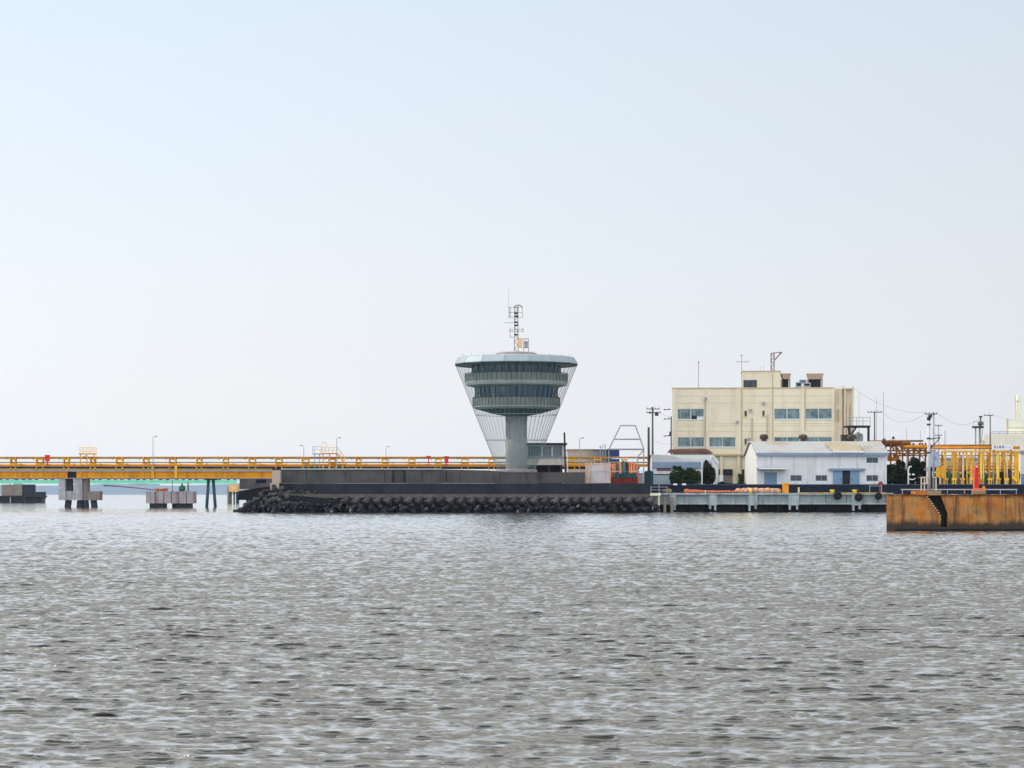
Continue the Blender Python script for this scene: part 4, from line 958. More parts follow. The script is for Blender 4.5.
    m.quad((b,1.2,0),(b,2,0),(b,2,ztop-.05),(b,1.2,ztop-.05)); m.quad((a,.05,ztop-.05),(b,1.2,ztop-.05),(b,3,ztop-.05),(a,3,ztop-.05))
    B(m, 'stair_wing', 'cream_pale')
    m = MB()
    for px, q0, rr in ((845.6,387,.2),(848.4,404,.16),(853,387.4,.13)): m.tube((u(px),1.55,0), (u(px),1.55,z(q0)), rr, n=8)
    m.box(u(842.8), u(854.6), 1.3, 1.9, z(389), z(387.8)); m.box(u(842.4), u(843.4), 1.3, 1.9, z(387.7), z(385.4)); m.box(u(853), u(854.4), 1.3, 1.9, z(387.7), z(385.8))
    B(m, 'riser_pipe', 'cream_pale')
    m = MB(); m.path([(u(834.8),-.1,z(422)), (u(834.8),-.1,z(404)), (u(838.2),-.1,z(402)), (u(838.4),-.1,z(391))], .12, n=6); m.box(u(838.6), u(840), .2, .5, z(421), z(409)); B(m, 'wall_duct', 'cream_dk')
    # lower left lean-to roof and beams
    m = MB(); m.prism([(u(667.6),z(452.8)),(u(712.5),z(452.8)),(u(706.4),z(449.2)),(u(669.8),z(449.6))], -3.2, -.15); B(m, 'lean_to_roof', 'brown_roof')
    B(MB().box(u(706), u(746), -.6, -.01, z(455.6), z(453.9)), 'beam', 'cream_dk')
    m = MB()
    for px in (721.4, 738.5): m.box(u(px)-.22, u(px)+.22, -.4, -.11, 0, z(455.7))
    B(m, 'column', 'cream_pale')
    m = MB(); m.box(u(718.6), u(732.6), -.25, -.01, z(475), z(469.2)); m.box(u(737.6), u(744.2), -.06, -.01, z(482), z(469.4)); B(m, 'dark_opening', 'dk_steel')
    m = MB(); m.box(u(723), u(732.6), -.06, -.012, 0, z(475)); B(m, 'shutter', 'pier_br')
cream_building()

# external steel stair platform right of the cream building
def ext_stair():
    Y = 352.0; zz = lambda q: Z(q,Y); xx = lambda p: X(p,Y)
    t = thing('fire_escape', 'black steel stair platform with railings right of the cream building', 'fire escape', (xx(858), Y, 2.6))
    MB().box(xx(846.6), xx(870.4), Y, Y+3, zz(427.4), zz(425.4)).build('deck', mt['dk_steel'], t)
    for p in (849.6, 868.8): MB().box(xx(p)-.16, xx(p)+.16, Y+.2, Y+.5, 2.6, zz(427.4)).build('leg', mt['dk_steel'], t)
    m = MB()
    for p in (846.8, 850.6, 856.6, 863, 870.2): m.tube((xx(p),Y,zz(425.4)), (xx(p),Y,zz(417.4)), .045, n=5)
    for q in (417.4, 421): m.tube((xx(846.8),Y,zz(q)), (xx(870.2),Y,zz(q)), .04, n=5)
    m.build('railing', mt['steel_gr'], t)
    s = MB(); 
    for k in range(12): s.box(xx(854.5-k*.75), xx(857.5-k*.75), Y+.6, Y+1.8, zz(428+k*1.15), zz(427.5+k*1.15))
    s.bar((xx(856.8),Y+.6,zz(427.6)), (xx(846),Y+.6,zz(443)), .2); s.bar((xx(850),Y+1.8,zz(427.6)), (xx(852),Y+1.8,zz(443)), .2)
    s.build('stair_flight', mt['dk_steel'], t)
    MB().box(xx(842.5), xx(850), Y+.5, Y+2, zz(441), zz(434.5)).build('lower_landing', mt['post_dk'], t)
    k = thing('round_tank', 'small pale grey tank standing under the black stair platform', 'tank', (xx(861), Y+2.5, 2.6))
    MB().lathe((xx(861.5),Y+3.5,0), [(.55,2.6),(.6,zz(446)),(.75,zz(445)),(.75,zz(434)),(.5,zz(432.6)),(.1,zz(432.2))], n=16).build('tank_body', mt['grey_roof'], k, True)
    MB().lathe((xx(861.5),Y+3.5,0), [(.2,zz(432.3)),(.2,zz(431.4)),(.02,zz(431.2))], n=10).build('hatch', mt['steel_gr'], k)
ext_stair()

# ------------------------------------------------------------------ white warehouse
def warehouse():
    Y = 340.0; zz = lambda q: Z(q,Y); xx = lambda p: X(p,Y)
    D = 17.0; x0, x1 = xx(757), xx(886.6); ze = zz(453.4); zr = Z(442.6, Y+8.5)
    t = thing('white_warehouse', 'long white metal warehouse with pale roof and blue doors in front of the cream building', 'warehouse', (x0, Y, 2.6))
    wins = [(790.4,801.8,481,475.2), (815.6,827.2,481,475.2), (866.4,878.2,481.2,475.2), (866.4,878.2,463,457.4)]
    holes = [(xx(a), xx(b), zz(c), zz(d)) for a, b, c, d in wins]
    dr = (xx(842.4), xx(850.2), 2.6, zz(470.4)); rd = (xx(764.4), xx(777), 2.6, zz(472.4))
    w_ = MB(); w_.facade(x0, x1, 2.6, ze, Y, holes+[dr, rd], .2)
    w_.build('front_wall', mt['white'], t)
    g = MB(); prof = [(0,2.6),(D,2.6),(D,ze),(D/2+1.6,zr-.12),(D/2-1.6,zr-.12),(0,ze)]
    for xq in (x0, x1):
        k = len(g.v); g.v += [(xq, Y+p, q) for p, q in prof]; g.f.append(tuple(range(k, k+6)))
    g.quad((x0,Y+D,2.6),(x0,Y+D,ze),(x1,Y+D,ze),(x1,Y+D,2.6))
    g.build('end_wall', mt['white_wall'], t)
    r = MB(); o = .25; th = .14
    pr = [(-.35,ze-.05),(D/2-1.6,zr),(D/2+1.6,zr),(D+.35,ze-.05)]
    for (a, b), (c, d) in zip(pr[:-1], pr[1:]):
        k = len(r.v); r.v += [(x0-o,Y+a,b),(x1+o,Y+a,b),(x1+o,Y+c,d),(x0-o,Y+c,d),(x0-o,Y+a,b+th),(x1+o,Y+a,b+th),(x1+o,Y+c,d+th),(x0-o,Y+c,d+th)]
        for q in ((0,3,2,1),(4,5,6,7),(0,1,5,4),(1,2,6,5),(2,3,7,6),(3,0,4,7)): r.f.append(tuple(k+i for i in q))
    roof = r.build('roof', mt['white_roof'], t)
    s = MB(); n = 40
    for i in range(n+1):
        q = x0-o+.06+(x1-x0+2*o-.12)*i/n
        s.bar((q,Y-.33,ze+.12), (q,Y+D/2-1.6,zr+th+.02), .06)
    s.build('roof_seam', mt['white_roof'], roof)
    MB().box(x0-.2, x1+.2, Y-.55, Y-.36, ze-.32, ze+.05).build('gutter', mt['gutter'], t)
    MB().box(x0, x1, Y-.03, Y-.003, ze-.75, ze-.33).build('fascia', mt['gutter'], t) if False else None
    sd = MB(); n = 58
    for i in range(n+1):
        q = x0+(x1-x0)*i/n
        if any(h[0]-.1 < q < h[1]+.1 for h in holes+[dr, rd]):
            sd.box(q-.02, q+.02, Y-.03, Y-.002, zz(468), zz(464)); continue
        sd.box(q-.02, q+.02, Y-.03, Y-.002, 2.62, ze-.35)
    sd.box(x0, x1, Y-.025, Y-.003, zz(464.4), zz(464)); sd.build('siding_rib', mt['white'], t)
    for h in holes: window(t, *h, Y, 2, 'dglass', 'gutter', False)
    MB().box(rd[0]+.01, rd[1]-.01, Y+.08, Y+.16, 2.6, rd[3]-.01).build('roller_door', mt['blue_door'], t)
    m = MB(); 
    for k in range(1, 7): q = 2.6+(rd[3]-2.6)*k/7; m.box(rd[0]+.02, rd[1]-.02, Y+.06, Y+.078, q-.02, q+.02)
    m.build('door_slat', mt['blue_door'], t)
    MB().box(dr[0]+.005, dr[1]-.005, Y+.15, Y+.2, 2.6, dr[3]-.01).build('dark_doorway', mt['dk_steel'], t)
    for a, b in ((833,842.2),(850.4,859)): 
        dd = MB().box(xx(a), xx(b), Y-.16, Y-.05, 2.6, zz(470.8)).build('sliding_door', mt['blue_door'], t)
        hx = xx(b-1.2) if a < 845 else xx(a+1.2); MB().box(hx-.06, hx+.06, Y-.22, Y-.162, zz(480), zz(478.4)).build('handle', mt['post_dk'], dd)
    MB().box(xx(829), xx(864.8), Y-.45, Y-.02, zz(470.5), zz(468.4)).build('door_rail_hood', mt['gutter'], t)
    aw = MB(); aw.prism([(0,0),(1,0),(1,1)], 0, 1) if False else None
    aw.box(xx(757.4), xx(785.4), Y-1.6, Y-.005, zz(468.3), zz(467.2)); aw.build('awning', mt['white_roof'], t)
    MB().box(xx(757.2), xx(785.8), Y-1.7, Y-1.603, zz(469.3), zz(468.0)).build('awning_fascia', mt['sign_w'], t)
    MB().box(xx(757.4), xx(785.4), Y-1.55, Y-.006, zz(469.6), zz(468.35)).build('awning_shade', mt['purple_dk'], t)  # shade under the awning put in as a near-black slab
    # raised beige skylight on the roof
    sk = MB(); zs = lambda f: ze + (zr-ze)*f
    k = len(sk.v); ya, yb = Y-.6, Y+4.4; za, zb = zs(0)+.12, zs(.45)+.75
    xa, xb, xc, xd = xx(833.2), xx(862.6), xx(860), xx(828.8)
    sk.v += [(xa,ya,za),(xb,ya,za),(xc,yb,zb),(xd,yb,zb),(xa,ya,za+.2),(xb,ya,za+.2),(xc,yb,zb+.2),(xd,yb,zb+.2)]
    for q in ((0,3,2,1),(4,5,6,7),(0,1,5,4),(1,2,6,5),(2,3,7,6),(3,0,4,7)): sk.f.append(tuple(k+i for i in q))
    sk.build('skylight', mt['beige'], t)
    MB().box(xa-.1, xb+.1, ya-.12, ya-.005, za-.02, za+.22).build('skylight_edge', mt['sign_w'], t)
    MB().box(xa, xb, ya+.3, ya+.45, zs(0)-.1, za+.02).build('skylight_base', mt['dk_steel'], t)
    for px, sc_, tilt in ((763.9,1,0), (803,1.05,0), (851.8,1.1,1)):
        Yr = Y+8.5; z0 = Z(443.4, Yr); k = Yr/F; cx = X(px, Yr)
        vb = MB().box(cx-5*k*sc_, cx+5*k*sc_, Yr-.8, Yr+.8, z0-.25, z0+1.4*k).build('ventilator', mt['vent'], t)
        MB().lathe((cx,Yr,z0), [(2.6*k,1.4*k),(2.6*k,4*k),(4.1*k*sc_,5.2*k),(4.3*k*sc_,7.2*k),(3.4*k,8.6*k),(1.6*k,9.2*k),(.1*k,9.3*k)], n=14).build('cowl', mt['vent'], vb)
        MB().lathe((cx,Yr,z0), [(3.6*k,4.2*k),(4.5*k*sc_,4.6*k),(4.5*k*sc_,5.1*k),(3.6*k,5.1*k)], n=14, closed=True).build('cowl_band', mt['vent'], vb)
warehouse()

# ------------------------------------------------------------------ white shed and its bushes
def white_shed():
    Y = 343.0; zz = lambda q: Z(q,Y); xx = lambda p: X(p,Y); D = 9.0
    x0, x1 = xx(653.6), xx(713.4); ze = zz(465.6); zr = Z(455.2, Y+D/2)
    t = thing('white_shed', 'low white shed with a curved grey roof behind the round bushes', 'shed', (x0, Y, 2.6))
    hl = [(xx(656.6), xx(671.6), zz(471.2), zz(466.9))]
    w_ = MB(); w_.facade(x0, x1, 2.6, ze, Y, hl); w_.quad((x0,Y+D,2.6),(x0,Y+D,ze),(x1,Y+D,ze),(x1,Y+D,2.6)); w_.quad((x0,Y,2.6),(x0,Y,ze),(x0,Y+D,ze),(x0,Y+D,2.6))
    w_.build('wall', mt['white'], t)
    window(t, *hl[0], Y, 4, 'reddish', 'reddish', False)
    MB().box(x0, xx(673), Y-.1, Y-.003, zz(475), zz(474)).build('wall_band', mt['dk_steel'], t)
    MB().box(x0, xx(673), Y-.06, Y-.002, 2.6, zz(475.1)).build('lower_wall', M('grey lower wall', (.33,.40,.47), .7, .1, .6), t)
    arc = [(D/2-D/2*math.cos(a)*1.0, ze+(zr-ze)*math.sin(a)**.8) for a in np.linspace(0, PI, 13)]
    g = MB()
    for xq in (x0-.01, x1): k = len(g.v); g.v += [(xq, Y+p, q) for p, q in [(0,2.6)]+arc+[(D,2.6)]]; g.f.append(tuple(range(k, k+15)))
    g.build('end_wall', mt['white'], t)
    r = MB(); k = len(r.v)
    for p, q in arc: r.v += [(x0-.2,Y-.1+p*1.02,q+.06),(xx(713.4)+.25,Y-.1+p*1.02,q+.06)]
    for i in range(12): r.f.append((2*i,2*i+1,2*i+3,2*i+2))
    r.build('roof', mt['grey_roof'], t, True)
    MB().box(x0-.2, xx(708), Y-.2, Y-.104, ze-.35, ze+.5).build('eave', mt['gutter'], t)
    m = MB(); m.bar((xx(713),Y-.15,zz(456.4)), (xx(718.6),Y-.15,zz(463.6)), .35); m.box(xx(711.6), xx(718.2), Y-.12, Y+6, 2.6, zz(463.5)); m.prism([(xx(711),zz(463.4)),(xx(718.2),zz(463.4)),(xx(713),zz(456.6)),(xx(711),zz(456))], Y-.12, Y+6)
    m.build('porch', mt['white'], t)
    MB().box(xx(719.2), xx(723.2), Y, Y+.8, 2.6, zz(475)).build('cabinet', mt['sign_w'], t)
white_shed()

def leaves_in(mb, c, R, n, s, rng, lumps=5, core=.45):
    cs = [(np.array(c), np.array(R)*.86)] + [(np.array(c)+np.array(R)*rng.uniform(-.42,.42,3), np.array(R)*rng.uniform(.5,.68)) for _ in range(lumps)]
    for _ in range(lumps):
        d = rng.normal(size=3); d /= np.linalg.norm(d); cs.append((np.array(c)+np.array(R)*d*.88, np.array(R)*rng.uniform(.16,.28)))
    for i in range(n):
        cc, rr = cs[rng.integers(len(cs))]
        d = rng.normal(size=3); d /= np.linalg.norm(d); q = cc + rr*d*rng.uniform(core, 1.04)**.5
        nrm = d + rng.normal(0, .6, 3); nrm /= np.linalg.norm(nrm)
        a = np.cross(nrm, rng.normal(size=3)); a /= np.linalg.norm(a)+1e-9; b = np.cross(nrm, a)
        h = s*rng.uniform(.6,1.3)
        mb.quad(q-a*h, q-b*h*.55, q+a*h, q+b*h*.55)
def bush(p, r0, r1, wpx, Y, label, name='round_bush', cat='bush', group=None, n=3200, s=.13, mat='leaf', lumps=6, tall=1.0):
    k = Y/F; cx = X(p,Y); zt = Z(r0,Y); zb = Z(r1,Y)
    t = thing(name, label, cat, (cx,Y,2.6), group)
    mb = MB(); rz = (zt-zb)/2; leaves_in(mb, (cx,Y,(zt+zb)/2), (wpx/2*k*1.05, wpx/2*k*.9, rz*1.05), int(n*1.5), s, RNG, lumps)
    mb.build('crown', mt[mat], t)
    tr = MB(); tr.tube((cx,Y,2.3), (cx,Y,(zt+zb)/2), .12, .05, n=6)
    for k_ in range(4): a = k_*1.6; tr.tube((cx,Y,2.9), (cx+.6*math.cos(a),Y+.5*math.sin(a),(zt+zb)/2+.3), .06, .02, n=5)
    tr.build('trunk', mt['bark'], t)
bush(678, 466.8, 487.5, 19.5, 339.6, 'round clipped green bush at the left in front of the white shed')
bush(693, 466.6, 487.5, 19.5, 339.2, 'round clipped green bush between the left bush and the tall dark one')
bush(709, 461.2, 487, 15, 340.2, 'tall dark clipped bush beside the white flagpole', n=4200, mat='leaf_dk')
bush(722.5, 482.2, 488, 12, 339, 'low dark shrub right of the white shed', n=900, s=.12, mat='leaf_dk')
bush(742, 482.2, 488, 10, 339, 'low dark shrub at the left foot of the white warehouse', n=800, s=.12, mat='leaf_dk')
bush(732, 483.4, 488, 12, 339, 'lowest dark shrub between two others in front of the cream office', n=700, s=.12, mat='leaf_dk')
bush(740.5, 473, 486, 6, 341.5, 'small grey green shrub by the dark opening of the cream office', n=600, s=.11, mat='leaf')
bush(897, 461, 488, 21, 341, 'dense dark hedge tree right of the white warehouse', 'dark_tree', 'tree', None, 6500, .16, 'leaf_dk', 8)
bush(889, 463.5, 488, 12, 344, 'narrow dark tree against the right end of the white warehouse', 'dark_tree', 'tree', None, 3500, .16, 'leaf', 6)
bush(916.5, 457.6, 486, 18, 343, 'round dark tree left of the white light mast', 'dark_tree', 'tree', None, 5500, .16, 'leaf_dk', 8)
bush(907, 472, 488, 14, 339.5, 'low dark tree between the hedge tree and the round tree', 'dark_tree', 'tree', None, 3000, .15, 'leaf_dk', 6)
def flagpole():
    Y = 337; t = thing('flagpole', 'slim white pole in front of the tall dark bush', 'flagpole', (X(702,Y),Y,Z(490,Y)))
    MB().tube((X(702,Y),Y,Z(493,Y)), (X(702,Y),Y,Z(462.6,Y)), .10, .08, n=8).build('pole', mt['white_post'], t)
    MB().ball((X(702,Y),Y,Z(462.3,Y)), .12).build('finial', mt['white_post'], t)
flagpole()

# ------------------------------------------------------------------ flood wall and the pale quay
t = thing('flood_wall', 'long low navy blue flood wall behind the pale quay', 'flood wall', (X(650,336),336,2.6))
MB().box(X(651.4,336), X(1120,336), 336, 336.5, 2.4, Z(485,336)).build('wall_panel', mt['navy'], t)
MB().box(X(651.4,336), X(1120,336), 335.94, 336.56, Z(485,336), Z(484.2,336)).build('coping', M('slate coping', (.05,.07,.11), .6, .2, .6), t)
m = MB(); p = 658
while p < 1110: m.box(X(p,336)-.06, X(p,336)+.06, 335.93, 335.998, 2.4, Z(485.1,336)); p += 14.5
m.build('post', mt['navy'], t)
def pale_quay():
    Y = 331.0; zz = lambda q: Z(q,Y); xx = lambda p: X(p,Y)
    t = thing('concrete_quay', 'pale blue grey concrete quay on short piers in front of the white warehouse', 'quay', (xx(768), Y, 0))
    MB().box(xx(653), xx(893), Y-.1, Y+6, zz(494.7), zz(492.9)).build('deck', mt['quay'], t)
    MB().box(xx(653), xx(893), Y+.35, Y+1, zz(504.2), zz(494.7)).build('fascia_panel', mt['quay_panel'], t)
    MB().box(xx(653), xx(893), Y+.28, Y+.34, zz(504.4), zz(502.8)).build('panel_lip', mt['quay'], t)
    for a, b in ((669.6,676.4),(708.6,717),(748,757.4),(788.4,799),(852,861.5)):
        q = MB(); q.box(xx(a), xx(b), Y, Y+2, zz(505.4), zz(494.72)); q.box(xx(a)+.1, xx(a+2.6), Y+.1, Y+1, zz(509+random.uniform(0,2)), zz(505.4)); q.box(xx(b-2.6), xx(b)-.1, Y+.1, Y+1, zz(508+random.uniform(0,3)), zz(505.4))
        q.build('pier', mt['quay'], t)
    j = MB()
    for p in (826, 846.5, 878, 886): j.box(xx(p), xx(p+.5), Y+.3, Y+.36, zz(504), zz(494.8))
    j.build('joint', mt['black'], t)
    MB().box(xx(652), xx(893), Y+2.4, Y+3, -2, zz(504.0)).build('under_wall', mt['black'], t)  # shade under the deck also put into the wall's near-black colour
    m = MB()
    for k in range(30): p = random.uniform(655, 885); q = random.uniform(505, 511); m.box(xx(p), xx(p+random.uniform(1,4)), Y+1.6, Y+2.5, -1, zz(q))
    m.build('rubble', mt['rubble'], t)
    MB().box(xx(797), xx(886), Y-.14, Y+.12, zz(493.6), zz(492.4)).build('kerb', M('yellow worn kerb', (.42,.30,.10), .8, .35, .9), t)
    # furniture
    t = thing('landing_frame', 'white portal frame at the left end of the pale quay', 'landing frame', (xx(655), Y-.8, 0))
    MB().box(xx(649.6), xx(660), Y-1.6, Y-.6, zz(495.6), zz(493.2)).build('top_beam', M('cream white concrete', (.72,.68,.56), .8, .1, 1), t)
    for a, b in ((651.2,653),(657.4,659.2)): MB().box(xx(a), xx(b), Y-1.4, Y-.9, -2, zz(495.6)).build('leg', mt['cream_pale'], t)
    r = MB()
    for p in (650.6, 658.7): r.tube((xx(p),Y-.8,zz(493.2)), (xx(p),Y-.8,zz(486 if p < 655 else 483)), .05, n=5)
    for q in (487, 490): r.tube((xx(650.6),Y-.8,zz(q)), (xx(667),Y-.3,zz(q)), .04, n=5)
    r.tube((xx(667),Y-.3,zz(493)), (xx(667),Y-.3,zz(486.5)), .05, n=5); r.build('railing', mt['steel_gr'], t)
    for k, (p, m_) in enumerate(((664.5,'pier_br'),(671.5,'pier_br'))):
        o = MB().tube((xx(p),Y-.7,zz(497)), (xx(p),Y-.7,-2), .22, n=8).build('timber_fender', mt[m_]); tag(o, ('brown timber fender pile right beside the white portal frame','brown timber fender pile under the ochre buoy on the quay')[k], 'fender')
    t = thing('mooring_buoy', 'ochre round buoy lying at the left end of the pale quay', 'buoy', (xx(669.4), Y+.4, zz(493)))
    MB().ball((xx(669.6),Y+.4,zz(490.8)), .34, .3, .3).build('body', mt['tan'], t, True); MB().ball((xx(665.6),Y+.6,zz(491)), .4, .3, .26).build('rope_coil', mt['mast'], t, True)
    # orange oil boom lying along the deck
    t = thing('oil_boom', 'orange oil containment boom lying flat along the pale quay', 'oil boom', (xx(710), Y+.6, zz(493)))
    m = MB()
    for row in range(3):
        pts = [(xx(685+2*row+ (53-7*row)*i/16), Y+.3+.45*row+random.uniform(-.1,.1), zz(492.9)+.16+(.20 if row else 0)*max(0,1-i/10)+random.uniform(0,.06)) for i in range(17)]
        m.path(pts, (.12-.01*row), n=8)
    m.ball((xx(686.6),Y+.4,zz(490.9)), .38, .35, .3); m.build('boom_tube', mt['hose'], t, True)
    MB().box(xx(705), xx(705.8), Y+.05, Y+1.5, zz(492.9), zz(490.3)).build('strap', mt['sign_w'], t)
    t = thing('net_bundle', 'long pinkish brown rolled net bundle on the quay left of the orange box', 'net bundle', (xx(759), Y+.9, zz(493)))
    m = MB(); p = 738.8
    while p < 779.6: m.ball((xx(p),Y+.8+random.uniform(-.15,.15),zz(490.7)+random.uniform(-.05,.05)), .42, .45, .36+random.uniform(-.06,.05), 8, 6, .08); p += 2.0
    m.build('roll', mt['bundle'], t)
    MB().ball((xx(751),Y+.25,zz(490.8)), .2, .2, .3).build('marker_float', mt['yellow_br'], t, True)
    t = thing('orange_cabinet', 'upright bright orange cabinet with yellow edges on the quay', 'cabinet', (xx(786), Y+.7, zz(493)))
    MB().box(xx(783.6), xx(788.8), Y+.7, Y+1.4, zz(492.9), zz(483.2)).build('body', M('safety orange', (.80,.30,.02), .5, .08, 1), t)
    m = MB()
    for a, b in ((783.2,783.9),(788.5,789.2)): m.box(xx(a), xx(b), Y+.6, Y+.698, zz(492.9), zz(483))
    m.box(xx(783.9), xx(788.5), Y+.6, Y+.697, zz(483.8), zz(483)); m.build('edge_trim', mt['yellow'], t)
    t = thing('marker_post', 'short pale yellow marker post right of the orange cabinet', 'post', (xx(799.3), Y+.5, zz(493)))
    MB().box(xx(798.6), xx(800), Y+.5, Y+.75, zz(493), zz(487.2)).build('body', M('pale yellow paint', (.72,.55,.30), .6, .1, 1), t); MB().box(xx(798.2), xx(800.4), Y+.42, Y+.83, zz(493), zz(492.3)).build('base', mt['ledge'], t)
    for p, lab in ((832.8,'yellow mooring bollard nearer the marker post on the pale quay'),(855.2,'yellow mooring bollard nearer the quay railing under the blue sliding doors')):
        t = thing('bollard', lab, 'bollard', (xx(p), Y+.5, zz(493)))
        MB().lathe((xx(p),Y+.5,0), [(.30,zz(493)),(.24,zz(492)),(.26,zz(490.9)),(.40,zz(490.5)),(.34,zz(489.9)),(.05,zz(489.7))], n=14).build('body', mt['yellow_br'], t, True)
        MB().lathe((xx(p),Y+.5,0), [(.42,zz(493)+.002),(.42,zz(492.7)),(.05,zz(492.65))], n=14).build('base_plate', mt['ledge'], t)
    for p, q, rr, lab in ((837.2,495.6,.60,'black tyre fender hanging below the left yellow bollard'),(858.2,497.2,.58,'black tyre fender hanging lowest below the second yellow bollard'),(878,496,.52,'black tyre fender hanging near the rusty quay corner')):
        m = MB(); n, n2 = 18, 8; k0 = 0
        for i in range(n):
            a = 2*PI*i/n
            for j in range(n2):
                b = 2*PI*j/n2; q_ = rr*.56+rr*.44*math.cos(b); m.v.append((xx(p)+q_*math.cos(a), Y-.42+.2*math.sin(b), zz(q)+q_*math.sin(a)))
        for i in range(n):
            for j in range(n2): m.f.append((i*n2+j, ((i+1)%n)*n2+j, ((i+1)%n)*n2+(j+1)%n2, i*n2+(j+1)%n2))
        t = thing('tyre_fender', lab, 'tyre fender', (xx(p), Y-.4, zz(q)))
        m.build('tyre', mt['rubber'], t, True)
        MB().lathe((xx(p),Y-.4,zz(q)), [(.02,-.02),(.02,.02)], n=4) ; MB().tube((xx(p)-.1,Y-.3,zz(q)+rr*.8), (xx(p)-.1,Y-.12,zz(492.9)), .03, n=5).build('hanger', mt['dk_steel'], t)
    t = thing('quay_railing', 'low grey railing with two posts at the right end of the pale quay', 'railing', (xx(876), Y+.6, zz(493)))
    for p in (870.4, 882.2): MB().tube((xx(p),Y+.6,zz(493)), (xx(p),Y+.6,zz(484.8)), .05, n=6).build('post', mt['steel_gr'], t)
    m = MB(); m.tube((xx(870.4),Y+.6,zz(486)), (xx(882.2),Y+.6,zz(486)), .035, n=5); m.build('rail', mt['steel_gr'], t)
    t = thing('red_hydrant', 'small dull red hydrant by the warehouse corner', 'hydrant', (xx(885), Y+4, 2.7))
    MB().lathe((xx(885),Y+4,0), [(.2,2.6),(.2,Z(483.4,Y+4)),(.26,Z(483,Y+4)),(.26,Z(482,Y+4)),(.1,Z(481.2,Y+4))], n=10).build('body', M('dull red paint', (.24,.06,.08), .6, .2, 1), t, True)
    MB().tube((xx(885)-.4,Y+4,Z(483.6,Y+4)), (xx(885)+.4,Y+4,Z(483.6,Y+4)), .09, n=6).build('outlet', mt['red'], t)
    for p, lab in ((677.4,'pale low skip lid left behind the navy wall under the round bushes'),(686.4,'white low skip lid right behind the navy wall under the round bushes')):
        tag(MB().prism([(xx(p-2.2),zz(485)),(xx(p+2.2),zz(485)),(xx(p+1.6),zz(483.2)),(xx(p-1.4),zz(483.4))], Y+4.3, Y+4.9).build('cover_lid', mt['sign_w']), lab, 'lid')
pale_quay()

